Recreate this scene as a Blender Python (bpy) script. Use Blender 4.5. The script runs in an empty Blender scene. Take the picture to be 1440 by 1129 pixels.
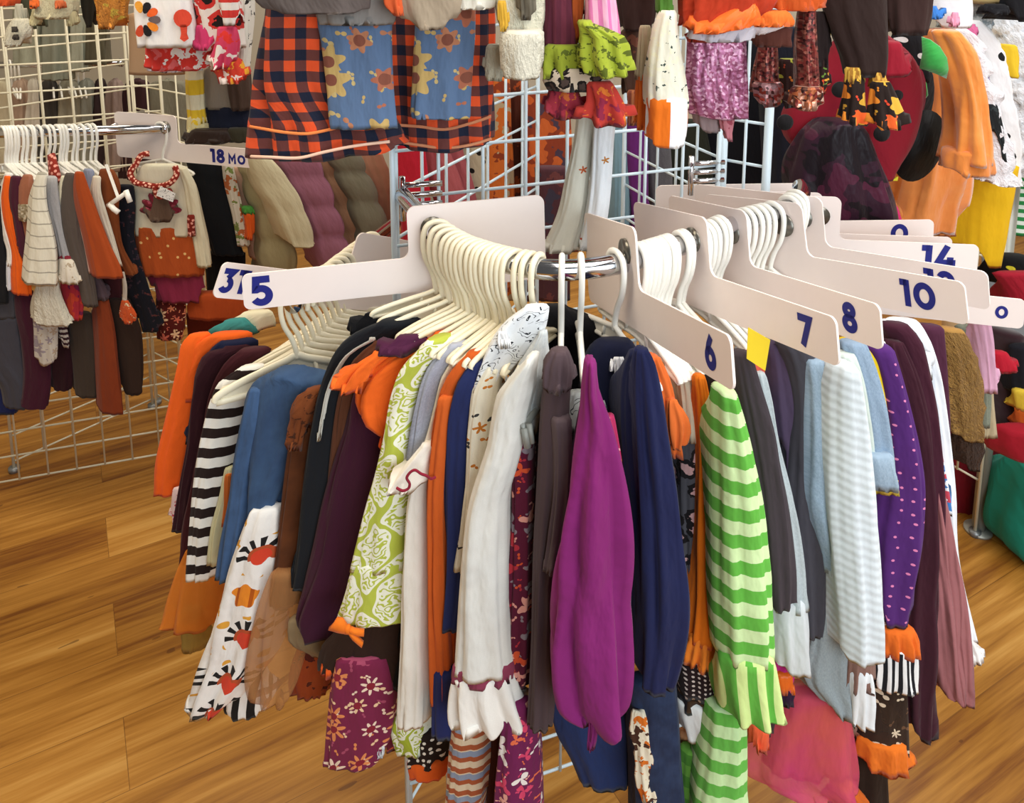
import bpy, bmesh, math, random
from mathutils import Vector, Matrix, noise as mnoise
SC = bpy.context.scene
COL = SC.collection
PI = math.pi
# ------------------------------------------------------------------ camera
F, CX, CY, TH, EYE = 1150.0, 720.0, 88.0, math.radians(9.3), 1.65
cT, sT = math.cos(TH), math.sin(TH)
cam_d = bpy.data.cameras.new('camera'); cam = bpy.data.objects.new('camera', cam_d); COL.objects.link(cam)
cam.location = (0, 0, EYE); cam.rotation_euler = (PI/2-TH, 0, 0)
cam_d.sensor_fit = 'HORIZONTAL'; cam_d.sensor_width = 36.0; cam_d.lens = 36.0*F/1440
cam_d.shift_y = -(564.5-CY)/1440; cam_d.clip_start = .02
SC.camera = cam
SC.view_settings.view_transform = 'Standard'; SC.view_settings.look = 'None'
SC.view_settings.gamma = 1; SC.view_settings.use_curve_mapping = False

def P(x, y, d):                       # a point of the place at distance d, seen at that spot of the photo
    yc = -(y-CY)/F
    D = Vector(((x-CX)/F, cT+yc*sT, -sT+yc*cT))
    return Vector((0, 0, EYE)) + D*(d/D.y)
def PZ(x, y, z):
    yc = -(y-CY)/F
    D = Vector(((x-CX)/F, cT+yc*sT, -sT+yc*cT))
    return Vector((0, 0, EYE)) + D*((z-EYE)/D.z)

# ------------------------------------------------------------------ materials
def lin(h):
    h = h.lstrip('#'); o = []
    for i in (0, 2, 4):
        c = int(h[i:i+2], 16)/255
        o.append(c/12.92 if c <= .04045 else ((c+.055)/1.055)**2.4)
    return (*o, 1)
class NT:
    def __init__(s, name):
        s.mat = bpy.data.materials.new(name); s.mat.use_nodes = True
        s.t = s.mat.node_tree; s.b = s.t.nodes['Principled BSDF']; s.out = s.t.nodes['Material Output']
    def n(s, typ, **kw):
        nd = s.t.nodes.new(typ)
        for k, v in kw.items(): setattr(nd, k, v)
        return nd
    def put(s, sock, v):
        if hasattr(v, 'is_output'): s.t.links.new(v, sock)
        else: sock.default_value = v
    def m(s, op, *a):
        nd = s.n('ShaderNodeMath', operation=op)
        for i, v in enumerate(a): s.put(nd.inputs[i], v)
        return nd.outputs[0]
    def mix(s, f, a, b):
        nd = s.n('ShaderNodeMix', data_type='RGBA')
        s.put(nd.inputs[0], f); s.put(nd.inputs[6], a); s.put(nd.inputs[7], b)
        return nd.outputs[2]
    def uv(s):
        tc = s.n('ShaderNodeTexCoord'); sp = s.n('ShaderNodeSeparateXYZ'); s.t.links.new(tc.outputs['UV'], sp.inputs[0])
        return tc.outputs['UV'], sp.outputs[0], sp.outputs[1]
    def comb(s, x, y, z=0.):
        nd = s.n('ShaderNodeCombineXYZ'); s.put(nd.inputs[0], x); s.put(nd.inputs[1], y); s.put(nd.inputs[2], z); return nd.outputs[0]
    def noise(s, vec, scale, detail=2., rough=.5):
        nd = s.n('ShaderNodeTexNoise'); s.put(nd.inputs['Vector'], vec); nd.inputs['Scale'].default_value = scale
        nd.inputs['Detail'].default_value = detail; nd.inputs['Roughness'].default_value = rough; return nd.outputs['Fac']
    def voro(s, vec, scale, rand=1., feature='F1'):
        nd = s.n('ShaderNodeTexVoronoi', voronoi_dimensions='2D', feature=feature); s.put(nd.inputs['Vector'], vec)
        nd.inputs['Scale'].default_value = scale; nd.inputs['Randomness'].default_value = rand; return nd
    def ramp(s, f, cols, const=True):
        nd = s.n('ShaderNodeValToRGB'); r = nd.color_ramp; r.interpolation = 'CONSTANT' if const else 'LINEAR'
        k = len(cols)
        while len(r.elements) < k: r.elements.new(.5)
        for i, c in enumerate(cols):
            r.elements[i].position = i/k if const else i/max(1, k-1); r.elements[i].color = c
        s.put(nd.inputs[0], f); return nd.outputs[0]
    def bump(s, h, strength, dist=.01):
        nd = s.n('ShaderNodeBump'); nd.inputs['Strength'].default_value = strength; nd.inputs['Distance'].default_value = dist
        s.put(nd.inputs['Height'], h); s.t.links.new(nd.outputs[0], s.b.inputs['Normal'])
_mc = {}
def motif(t, uv, u, v, scale, rand, cols, petals, rad, core=None, depth=.35):
    """printed motif scattered over the cloth: mask and colour"""
    vo = t.voro(uv, scale, rand)
    sp = t.n('ShaderNodeSeparateXYZ'); t.t.links.new(vo.outputs['Position'], sp.inputs[0])
    cs = t.n('ShaderNodeSeparateColor'); t.t.links.new(vo.outputs['Color'], cs.inputs[0])
    lx = t.m('SUBTRACT', u, sp.outputs[0]); ly = t.m('SUBTRACT', v, sp.outputs[1])
    ang = t.m('ADD', t.m('ARCTAN2', ly, lx), t.m('MULTIPLY', cs.outputs[1], 6.28))
    edge = t.m('MULTIPLY', t.m('ADD', 1-depth, t.m('MULTIPLY', t.m('COSINE', t.m('MULTIPLY', ang, float(petals))), depth)), rad)
    edge = t.m('MULTIPLY', edge, t.m('ADD', .65, t.m('MULTIPLY', cs.outputs[2], .5)))
    mask = t.m('LESS_THAN', vo.outputs['Distance'], edge)
    c = t.ramp(cs.outputs[0], cols)
    if core:
        c = t.mix(t.m('LESS_THAN', vo.outputs['Distance'], rad*.33), c, core)
    return mask, c
def fab(col, kind='solid', cols=(), s=1.0, rough=.85, wr=.5, tul=0., sheen=.06, **o):
    key = (col, kind, tuple(cols), s, rough, wr, tul, tuple(sorted(o.items())))
    if key in _mc: return _mc[key]
    t = NT('cloth_'+kind); uv, u, v = t.uv()
    base = lin(col); C = [lin(c) for c in cols]
    c = base; extra = None
    if kind == 'heather':
        f = t.noise(t.comb(t.m('MULTIPLY', u, 3.), v), 260., 3., .7)
        c = t.mix(t.m('MULTIPLY', t.m('SUBTRACT', f, .3), 1.6), base, C[0])
    elif kind == 'hstripe':
        f = t.m('LESS_THAN', t.m('FRACT', t.m('DIVIDE', v, s)), o.get('duty', .5)); c = t.mix(f, base, C[0])
        if len(C) > 1: c = t.mix(t.m('LESS_THAN', t.m('FRACT', t.m('ADD', .3, t.m('DIVIDE', v, s*2))), .25), c, C[1])
    elif kind == 'vstripe':
        f = t.m('LESS_THAN', t.m('FRACT', t.m('DIVIDE', u, s)), o.get('duty', .5)); c = t.mix(f, base, C[0])
    elif kind == 'plaid':
        a = t.m('LESS_THAN', t.m('FRACT', t.m('DIVIDE', u, s)), .5); b = t.m('LESS_THAN', t.m('FRACT', t.m('DIVIDE', v, s)), .5)
        both = t.m('MULTIPLY', a, b); one = t.m('MAXIMUM', a, b)
        c = t.mix(one, base, C[1]); c = t.mix(both, c, C[0])
    elif kind == 'dots':
        vo = t.voro(uv, 1/s, o.get('rand', 0.)); c = t.mix(t.m('LESS_THAN', vo.outputs['Distance'], o.get('r', .2)), base, C[0])
    elif kind == 'print':
        m1, c1 = motif(t, uv, u, v, 1/s, o.get('rand', .75), C, o.get('n', 5), o.get('r', .42), lin(o['core']) if 'core' in o else None, o.get('dp', .35))
        c = t.mix(m1, base, c1)
        if o.get('small', 1):
            u2 = t.m('ADD', u, .37); v2 = t.m('ADD', v, .21); uv2 = t.comb(u2, v2)
            m2, c2 = motif(t, uv2, u2, v2, 2.1/s, 1., C[::-1], 2, .28, None, .5)
            c = t.mix(t.m('MULTIPLY', m2, t.m('SUBTRACT', 1., m1)), c, c2)
    elif kind == 'turkey':
        vo = t.voro(uv, 1/s, .3)
        sp = t.n('ShaderNodeSeparateXYZ'); t.t.links.new(vo.outputs['Position'], sp.inputs[0])
        cs = t.n('ShaderNodeSeparateColor'); t.t.links.new(vo.outputs['Color'], cs.inputs[0])
        lx = t.m('SUBTRACT', u, sp.outputs[0]); ly = t.m('SUBTRACT', v, sp.outputs[1])
        ang = t.m('ARCTAN2', lx, ly); D = vo.outputs['Distance']
        isT = t.m('GREATER_THAN', cs.outputs[0], .45)
        fan = t.m('MULTIPLY', t.m('GREATER_THAN', t.m('COSINE', t.m('MULTIPLY', ang, 11.)), .0), t.m('MULTIPLY', t.m('LESS_THAN', D, .43), t.m('MULTIPLY', t.m('GREATER_THAN', D, .22), t.m('LESS_THAN', t.m('ABSOLUTE', ang), 1.9))))
        c = t.mix(t.m('MULTIPLY', fan, isT), base, C[0])
        fan2 = t.m('MULTIPLY', t.m('LESS_THAN', D, .24), t.m('LESS_THAN', t.m('ABSOLUTE', ang), 2.0))
        c = t.mix(t.m('MULTIPLY', fan2, isT), c, C[2]); c = t.mix(t.m('MULTIPLY', t.m('LESS_THAN', D, .17), isT), c, C[1])
        pum = t.m('LESS_THAN', D, t.m('ADD', .25, t.m('MULTIPLY', t.m('COSINE', t.m('MULTIPLY', ang, 5.)), .03)))
        nT = t.m('SUBTRACT', 1., isT)
        c = t.mix(t.m('MULTIPLY', pum, nT), c, t.mix(t.m('GREATER_THAN', t.m('COSINE', t.m('MULTIPLY', lx, 6.28*3.5/s)), -.7), lin('b5560f'), C[3]))
        v2 = t.voro(t.comb(t.m('ADD', u, .3), t.m('ADD', v, .7)), 2.4/s, 1.)
        m2 = t.m('MULTIPLY', t.m('LESS_THAN', v2.outputs['Distance'], .2), t.m('GREATER_THAN', D, .46)); c = t.mix(m2, c, C[4])
    elif kind == 'damask':
        wob = t.m('MULTIPLY', t.m('SINE', t.m('MULTIPLY', v, 2*PI/(s*.5))), .35)
        A = t.m('COSINE', t.m('ADD', t.m('MULTIPLY', u, 2*PI/(s*.72)), wob)); B = t.m('COSINE', t.m('MULTIPLY', v, 2*PI/(s*1.3)))
        g = t.m('ABSOLUTE', t.m('ADD', A, B)); band = t.m('LESS_THAN', g, .3)
        sw = t.m('GREATER_THAN', t.m('SINE', t.m('MULTIPLY', t.noise(uv, 3.2/s, 2.), 60.)), .25)
        inner = t.m('GREATER_THAN', g, .62)
        f = t.m('MAXIMUM', band, t.m('MULTIPLY', sw, inner)); c = t.mix(f, base, C[0])
    elif kind == 'leopard':
        w = t.noise(uv, 2.5/s, 3.); vec = t.comb(t.m('ADD', u, t.m('MULTIPLY', w, s*.8)), t.m('ADD', v, t.m('MULTIPLY', w, s*.5)))
        vo = t.voro(vec, 1/s, .9); D = vo.outputs['Distance']
        c = t.mix(t.m('LESS_THAN', D, .42), base, C[0]); c = t.mix(t.m('LESS_THAN', D, .25), c, C[1])
    elif kind == 'blotch':
        f = t.m('GREATER_THAN', t.noise(uv, 1/s, 3., .6), o.get('th', .58)); c = t.mix(f, base, C[0])
        if len(C) > 1: c = t.mix(t.m('LESS_THAN', t.noise(uv, 1.2/s, 2.), .42), c, C[1])
    elif kind == 'sequin':
        vo = t.voro(uv, 1/s, 1.); cs = t.n('ShaderNodeSeparateColor'); t.t.links.new(vo.outputs['Color'], cs.inputs[0])
        c = t.ramp(cs.outputs[0], [base]+C, False); extra = t.m('MULTIPLY', cs.outputs[1], 1.); rough = .28
        t.b.inputs['Metallic'].default_value = .35
    elif kind == 'melange':
        f = t.noise(uv, 1/s, 3., .6); c = t.mix(t.m('MULTIPLY', t.m('SUBTRACT', f, .3), 2.2), base, C[0])
    elif kind == 'scribble':
        w = t.noise(uv, .6/s, 2.); f = t.m('LESS_THAN', t.m('ABSOLUTE', t.m('SINE', t.m('MULTIPLY', w, 42.))), .28)
        f2 = t.m('GREATER_THAN', t.noise(uv, 1.1/s, 1.), .5); c = t.mix(t.m('MULTIPLY', f, f2), base, C[0])
    # cloth: fine weave tone, soft creases
    weave = t.noise(uv, 900., 1.)
    c = t.mix(t.m('MULTIPLY', weave, .12), c, (0.02, .02, .02, 1)) if kind not in ('sequin',) else c
    t.put(t.b.inputs['Base Color'], c)
    t.b.inputs['Roughness'].default_value = rough
    t.b.inputs['Specular IOR Level'].default_value = o.get('spec', .18)
    t.b.inputs['Sheen Weight'].default_value = sheen
    vec = t.comb(t.m('MULTIPLY', u, 2.2), t.m('MULTIPLY', v, .8))
    h = t.noise(vec, o.get('wf', 16.), 3., .55)
    if kind == 'sequin': h = t.m('ADD', h, extra)
    if 'quilt' in o:
        q = o['quilt']; a = t.m('SINE', t.m('MULTIPLY', t.m('ADD', v, t.m('MULTIPLY', u, .35)), 2*PI/q)); b = t.m('SINE', t.m('MULTIPLY', t.m('SUBTRACT', u, t.m('MULTIPLY', v, .2)), 2*PI/(q*1.6)))
        h = t.m('ADD', h, t.m('MULTIPLY', t.m('ADD', a, t.m('MULTIPLY', b, .5)), .1))
    if 'fur' in o:
        h = t.m('ADD', h, t.m('MULTIPLY', t.noise(t.comb(t.m('MULTIPLY', u, 3.), v), o['fur'], 4., .7), 2.2))
    if 'rib' in o:
        h = t.m('ADD', h, t.m('MULTIPLY', t.m('SINE', t.m('MULTIPLY', u, 2*PI/o['rib'])), .12))
    t.bump(h, wr, .012)
    if tul:
        tr = t.n('ShaderNodeBsdfTransparent'); mx = t.n('ShaderNodeMixShader'); mx.inputs[0].default_value = tul
        t.t.links.new(t.b.outputs[0], mx.inputs[1]); t.t.links.new(tr.outputs[0], mx.inputs[2]); t.t.links.new(mx.outputs[0], t.out.inputs[0])
    _mc[key] = t.mat
    return t.mat
def plain(name, col, rough=.5, metal=0., spec=.5, bump=0., bs=60.):
    k = ('p', name)
    if k in _mc: return _mc[k]
    t = NT(name)
    tc = t.n('ShaderNodeTexCoord'); f = t.noise(tc.outputs['Object'], bs, 2.)
    b = lin(col); t.put(t.b.inputs['Base Color'], t.mix(t.m('MULTIPLY', f, .1), b, (b[0]*.7, b[1]*.7, b[2]*.7, 1)))
    t.b.inputs['Roughness'].default_value = rough; t.b.inputs['Metallic'].default_value = metal; t.b.inputs['Specular IOR Level'].default_value = spec
    if bump: t.bump(f, bump, .003)
    _mc[k] = t.mat; return t.mat
M_CHROME = plain('chrome', 'd8d8dc', .12, 1.0)
M_HANG = plain('hanger_plastic', 'f4f2ea', .32, 0, .5)
M_WIRE = plain('white_coated_wire', 'cfe0ea', .35, 0, .5)
M_WIREC = plain('cream_coated_wire', 'ddd6bd', .45, 0, .4)
M_SIGN = plain('pale_pink_board', 'f1e4df', .5, 0, .35)
M_INK = plain('blue_print', '20267c', .5, 0, .3)
M_TAG = plain('paper_tag', 'f2f2f2', .6, 0, .2)
M_CLEAR = plain('milky_plastic', 'e6e4d6', .25, 0, .5)

# ------------------------------------------------------------------ mesh helpers
def link(name, bm, mat, parent=None, smooth=True):
    me = bpy.data.meshes.new(name); bm.normal_update(); bm.to_mesh(me); bm.free()
    if smooth: me.polygons.foreach_set('use_smooth', [True]*len(me.polygons))
    o = bpy.data.objects.new(name, me); COL.objects.link(o)
    if mat: me.materials.append(mat)
    if parent:
        o.parent = parent
        o.matrix_parent_inverse = Matrix() if parent.type != 'EMPTY' else Matrix.Translation(-parent.location)
    return o
def tag(o, label, cat, group=None, kind=None):
    if label: o['label'] = label
    if cat: o['category'] = cat
    if group: o['group'] = group
    if kind: o['kind'] = kind
    return o
def empty(name, loc, label, cat, group=None):
    o = bpy.data.objects.new(name, None); COL.objects.link(o); o.location = loc; o.empty_display_size = .05
    return tag(o, label, cat, group)
def tube(bm, pts, r, n=10, flat=1.0, up=Vector((0, 0, 1))):
    pts = [Vector(p) for p in pts]; rings = []
    prev = None
    for i, p in enumerate(pts):
        a = pts[max(0, i-1)]; b = pts[min(len(pts)-1, i+1)]; d = (b-a).normalized()
        if prev is None:
            ref = Vector((0, 0, 1)) if abs(d.z) < .9 else Vector((1, 0, 0)); x = d.cross(ref).normalized()
        else:
            x = (prev - d*prev.dot(d)).normalized()
        prev = x; y = d.cross(x)
        rr = r[i] if isinstance(r, (list, tuple)) else r
        rings.append([bm.verts.new(p + x*(math.cos(2*PI*k/n)*rr) + y*(math.sin(2*PI*k/n)*rr*flat)) for k in range(n)])
    lay = bm.loops.layers.uv.get('UVMap') or bm.loops.layers.uv.new('UVMap'); v0 = 0.
    for i, (a, b) in enumerate(zip(rings, rings[1:])):
        v1 = v0+(pts[i+1]-pts[i]).length; r0 = r[i] if isinstance(r, (list, tuple)) else r
        for k in range(n):
            f = bm.faces.new((a[k], a[(k+1) % n], b[(k+1) % n], b[k]))
            for lp, q in zip(f.loops, ((k, v0), (k+1, v0), (k+1, v1), (k, v1))): lp[lay].uv = (q[0]*2*PI*r0/n, q[1])
        v0 = v1
    bm.faces.new(rings[0][::-1]); bm.faces.new(rings[-1])
def smooth_path(pts, n=8):
    pts = [Vector(p) for p in pts]; o = []
    for i in range(len(pts)-1):
        p0 = pts[max(i-1, 0)]; p1 = pts[i]; p2 = pts[i+1]; p3 = pts[min(i+2, len(pts)-1)]
        for k in range(n):
            t = k/n
            o.append(.5*((2*p1)+(p2-p0)*t+(2*p0-5*p1+4*p2-p3)*t*t+(3*p1-p0-3*p2+p3)*t**3))
    o.append(pts[-1]); return o
def uvlayer(bm):
    l = bm.loops.layers.uv.get('UVMap')
    return l or bm.loops.layers.uv.new('UVMap')
def slab(bm, pts, th, bulge=0.0):
    """a thick leaf / card / wing through the points"""
    pts = [Vector(p) for p in pts]
    nrm = Vector()
    for a, b in zip(pts, pts[1:]+pts[:1]): nrm += a.cross(b)
    nrm.normalize()
    if nrm.y > 0: nrm = -nrm
    c = sum(pts, Vector())/len(pts)
    A = [bm.verts.new(p+nrm*th/2) for p in pts]; B = [bm.verts.new(p-nrm*th/2) for p in pts]
    k = len(pts)
    ca = bm.verts.new(c+nrm*(th/2+bulge)); cb = bm.verts.new(c-nrm*(th/2))
    l = uvlayer(bm)
    ex = (pts[0]-c).normalized(); ey = nrm.cross(ex); fs = []
    for i in range(k):
        j = (i+1) % k
        fs += [bm.faces.new((A[i], A[j], ca)), bm.faces.new((B[j], B[i], cb)), bm.faces.new((A[j], A[i], B[i], B[j]))]
    for f in fs:
        for lp in f.loops: lp[l].uv = ((lp.vert.co-c).dot(ex), (lp.vert.co-c).dot(ey))
    bmesh.ops.recalc_face_normals(bm, faces=fs)
def rows_of(s, d):
    o = []
    for w in s.split():
        q = [float(x) for x in w.split(',')]
        dl = q[3] if len(q) > 3 else d; dr = q[4] if len(q) > 4 else dl
        o.append((q[0], q[1], q[2], dl, dr))
    return o
def spl(a, b, c, e, t):
    # monotone-ish catmull-rom
    m1 = (c-a)*.5; m2 = (e-b)*.5
    return b*(2*t**3-3*t*t+1)+m1*(t**3-2*t*t+t)+c*(-2*t**3+3*t*t)+m2*(t**3-t*t)
def loft(bm, rows, d=1.0, az=0., bf=None, bb=.09, fold=.003, kf=7, seed=0, quilt=0., qa=0., ruffle=0., kr=14, rise=.0, top=.12, n=40, step=.011, fuzz=0., sq=.85, grow=.3, lean=0., hemfit=True):
    if isinstance(rows, str): rows = rows_of(rows, d)
    hem = None; K = len(rows)
    if hemfit and K >= 3 and (rows[-1][2]-rows[-1][1]) < .86*(rows[-2][2]-rows[-2][1]):
        # a slanting or pointed hem: keep the cloth's width and cut the edge along the outline
        a, b, c = rows[-3], rows[-2], rows[-1]; t = (c[0]-b[0])/(b[0]-a[0])
        cl = lambda v, lim: max(-lim, min(lim, v))
        lim = .25*(b[2]-b[1]); xl, xr = b[1]+cl((b[1]-a[1])*t, lim), b[2]+cl((b[2]-a[2])*t, lim)
        xl, xr = min(xl, c[1]), max(xr, c[2]); hem = (c[1], c[2], xl, xr, (c[0]-b[0]))
        rows = rows[:-1]+[(c[0], xl, xr, c[3], c[4])]
    R = random.Random(seed*7+13); ph = [R.uniform(0, 6.28) for _ in range(8)]
    back = Vector((-math.sin(az), math.cos(az), 0))
    L = []
    K = len(rows)
    for i in range(K-1):
        a, b, c, e = rows[max(i-1, 0)], rows[i], rows[i+1], rows[min(i+2, K-1)]
        dist = (P(b[1], b[0], b[3])-P(c[1], c[0], c[3])).length
        m = max(2, int(dist/step))
        for j in range(m):
            t = j/m
            L.append(tuple(spl(a[q], b[q], c[q], e[q], t) for q in range(5)))
        if i == K-2: nlast = m
    L.append(rows[-1])
    tot = len(L); rings = []; uvs = []; vlen = 0.; pc = None
    for i, (y, xl, xr, dl, dr) in enumerate(L):
        t = i/(tot-1)
        l = P(xl, y, dl); r = P(xr, y, dr); c = (l+r)/2; e = (r-l); a = max(e.length/2, .002); e.normalize()
        if pc is not None: vlen += (c-pc).length
        pc = c
        f = bf if bf is not None else min(a*.8, .02)
        amp = fold*(grow+(1-grow)*t); ra = ruffle*t**.7
        amp = min(amp, a*.34); hs = max(0., (i-(tot-1-nlast))/nlast) if hem else 0.
        q_ = min(1., vlen/.10); bbe = bb*(top+(1-top)*q_*q_*(3-2*q_)); shear = rise*max(0., 1-t*4.5)
        qs = (abs(math.sin(PI*vlen/quilt))**.6 - .6)*qa if quilt else 0.
        ring = []; ur = []; l_px, r_px = xl, xr
        for k in range(n):
            phi = 2*PI*(k/n) - PI/2          # starts at the back
            s_, co = math.sin(phi), math.cos(phi)
            cx = math.copysign(abs(co)**sq, co); sx = math.copysign(abs(s_)**sq, s_)
            dep = (-sx*bbe if s_ < 0 else -sx*f)
            w = amp*(.6*math.sin(kf*phi+ph[0]+1.6*t)+.4*math.sin(kf*1.7*phi+ph[1]-2*t)+.35*math.sin(3*phi+ph[2]+5*t))
            w += amp*2.2*(abs(mnoise.noise(Vector((math.cos(phi)*kf*.3+seed*3.1, s_*kf*.3, 5.5*vlen+seed))))-.2)
            if ra: w += ra*(math.sin(kr*phi+ph[3])+.4*math.sin(kr*.6*phi+ph[4]))*.6
            w += qs
            p = c + e*(a*cx) + back*dep
            out = (e*co*1.0 - back*s_*(1. if s_ > 0 else .6))
            if fuzz:
                w += fuzz*mnoise.noise(p*60+Vector((seed, 0, 0)))+fuzz*.8*mnoise.noise(p*150)
            p = p + out*w
            p.z += shear*dep if dep > 0 else 0
            if hs > 0:
                xp = l_px + (cx+1)*.5*(r_px-l_px); up = 0.
                if xp < hem[0] and hem[0]-hem[2] > .5: up = (hem[0]-xp)/(hem[0]-hem[2])
                elif xp > hem[1] and hem[3]-hem[1] > .5: up = (xp-hem[1])/(hem[3]-hem[1])
                p.z += hs*up*hem[4]*dl/F*.98
            ring.append(bm.verts.new(p)); ur.append((a*cx + (math.copysign(dep, co) if s_ < 0 else 0) + lean*vlen, -vlen))
        rings.append(ring); uvs.append(ur)
    lay = uvlayer(bm); fs = []
    for i in range(tot-1):
        for k in range(n-1+1):
            k2 = (k+1) % n
            try: fc = bm.faces.new((rings[i][k], rings[i][k2], rings[i+1][k2], rings[i+1][k]))
            except ValueError: continue
            q = [uvs[i][k], uvs[i][k2], uvs[i+1][k2], uvs[i+1][k]]
            for lp, w in zip(fc.loops, q): lp[lay].uv = w
    # closed shoulder on top, turned-in hem below
    def cap(ring, ur, dz, sc, flip):
        c = sum((v.co for v in ring), Vector())/n
        r2 = [bm.verts.new(c+(v.co-c)*sc+Vector((0, 0, dz))) for v in ring]
        for k in range(n):
            k2 = (k+1) % n
            q = (ring[k2], ring[k], r2[k], r2[k2]) if flip else (ring[k], ring[k2], r2[k2], r2[k])
            fc = bm.faces.new(q)
            for lp in fc.loops: lp[lay].uv = ur[k]
        fc = bm.faces.new(r2 if not flip else r2[::-1])
        for lp in fc.loops: lp[lay].uv = ur[0]
    cap(rings[0], uvs[0], .004, .8, True)
    cap(rings[-1], uvs[-1], .012, .9, False)
_seed = [0]
def part(name, rows, d, mat, parent=None, **kw):
    _seed[0] += 1
    bm = bmesh.new()
    for i, r in enumerate(rows if isinstance(rows, list) else [rows]):
        loft(bm, r, d, seed=_seed[0]+i*31, **kw)
    return link(name, bm, mat, parent)
def first_pt(rows, d):
    if isinstance(rows, list): rows = rows[0]
    r = rows_of(rows, d)[0]; return P((r[1]+r[2])/2, r[0], (r[3]+r[4])/2)
SUB = {'zip': ('body',), 'neck_label': ('body',), 'care_tag': ('leg',), 'cuff_trim': ('sleeve',), 'cuff_ruffle': ('sleeve',), 'sleeve_edging': ('cap_sleeve',), 'sleeve_binding': ('cap_sleeve',),
       'price_sticker': ('chest',), 'drawstring': ('body',), 'shoulder_trim': ('body',), 'seam': ('sleeve',), 'lining': ('skirt', 'sleeve', 'body'), 'eye': ('hood', 'head'), 'mouth': ('head',), 'patch': ('body',), 'beak': ('body',),
       'cuff': ('sleeve', 'leg'), 'trim': ('sleeve',), 'torn_strip': ('leg',), 'pom_pom': ('cord',), 'turkey_body': ('bodice',), 'paw': ('sleeve',), 'flounce': ('bodice',), 'red_knob': ('body',), 'orange_hem': ('brown_layer',),
       'green_cuff': ('sleeve',), 'orange_cuff': ('sleeve',), 'foot': ('leg',), 'hem_ruffle': ('body',), 'waistband': ('skirt',), 'frill': ('body',), 'white_edge': ('skirt',), 'hem_tatters': ('skirt',), 'yellow_patch': ('body', 'leg'), 'belly': ('leg',)}
def G(name, label, cat, d, parts, group=None, **kw):
    """one garment; parts = (part name, rows, material[, options])"""
    if len(parts) == 1:
        p = parts[0]; k2 = dict(kw); k2.update(p[3] if len(p) > 3 else {}); dd = k2.pop('d', d)
        return tag(part(name, p[1], dd, p[2], **k2), label, cat, group)
    r = empty(name, first_pt(parts[0][1], d), label, cat, group); made = {}
    for p in parts:
        k2 = dict(kw); k2.update(p[3] if len(p) > 3 else {}); dd = k2.pop('d', d); lb = k2.pop('label', None)
        par = r
        for q in SUB.get(p[0], ()):
            if q in made: par = made[q]; break
        o = part(p[0], p[1], dd, p[2], par, **k2); made.setdefault(p[0], o)
        if lb: o['label'] = lb
    return r
def card(name, pts, mat, parent=None, th=.0012, label=None, cat=None, bulge=0., smooth=False):
    bm = bmesh.new(); slab(bm, [P(*p) for p in pts], th, bulge)
    return tag(link(name, bm, mat, parent, smooth), label, cat)
def cord(name, pts, r, mat, parent=None, n=8):
    bm = bmesh.new(); tube(bm, smooth_path([P(*p) for p in pts], 6), r, n); return link(name, bm, mat, parent)

# ------------------------------------------------------------------ glyph strokes
def arc(cx, cy, rx, ry, a0, a1, n=26):
    return [(cx+rx*math.cos(math.radians(a0+(a1-a0)*i/n)), cy+ry*math.sin(math.radians(a0+(a1-a0)*i/n))) for i in range(n+1)]
GL = {
 '0': (.86, [arc(.43, .5, .31, .38, 0, 360, 40)]),
 '1': (.42, [[(0, .89), (.3, .89)], [(.27, 1.), (.27, 0)]]),
 '2': (.68, [arc(.32, .66, .22, .23, 160, -35)+[(.1, .11)], [(.04, .11), (.64, .11)]]),
 '3': (.68, [[(.06, .89), (.52, .89), (.3, .6)], arc(.3, .33, .22, .23, 90, -150)]),
 '4': (.76, [[(.42, 1.), (.1, .33), (.74, .33)], [(.54, .55), (.54, 0)]]),
 '5': (.68, [[(.6, .89), (.17, .89), (.14, .55)]+arc(.3, .34, .25, .24, 120, -150)]),
 '6': (.68, [arc(.33, .33, .22, .22, 0, 360, 36), [(.16, .47), (.24, .66), (.44, .96)]]),
 '7': (.64, [[(.02, .89), (.56, .89), (.2, 0)]]),
 '8': (.66, [arc(.32, .74, .18, .16, 0, 360, 30), arc(.32, .3, .22, .2, 0, 360, 36)]),
 'T': (.6, [[(0, .89), (.56, .89)], [(.28, 1.), (.28, 0)]]),
 'M': (.95, [[(.1, 0), (.1, .95), (.42, .4), (.74, .95), (.74, 0)]]),
 'O': (.95, [arc(.45, .5, .34, .38, 0, 360, 36)]),
}
def stroke(bm, path, w, tf):
    pts = [Vector((x, y)) for x, y in path]; closed = (pts[0]-pts[-1]).length < 1e-6
    if closed: pts = pts[:-1]
    k = len(pts); A = []; B = []
    for i, p in enumerate(pts):
        a = pts[i-1] if (i > 0 or closed) else None; b = pts[(i+1) % k] if (i < k-1 or closed) else None
        d1 = (p-a).normalized() if a is not None else None; d2 = (b-p).normalized() if b is not None else None
        if d1 is None: d1 = d2
        if d2 is None: d2 = d1
        n1 = Vector((-d1.y, d1.x)); n2 = Vector((-d2.y, d2.x)); m = (n1+n2).normalized()
        sc = 1/max(.45, m.dot(n1))
        A.append(p+m*w/2*sc); B.append(p-m*w/2*sc)
    vA = [bm.verts.new(tf(q)) for q in A]; vB = [bm.verts.new(tf(q)) for q in B]
    for i in range(k if closed else k-1):
        j = (i+1) % k; bm.faces.new((vA[i], vB[i], vB[j], vA[j]))
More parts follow.
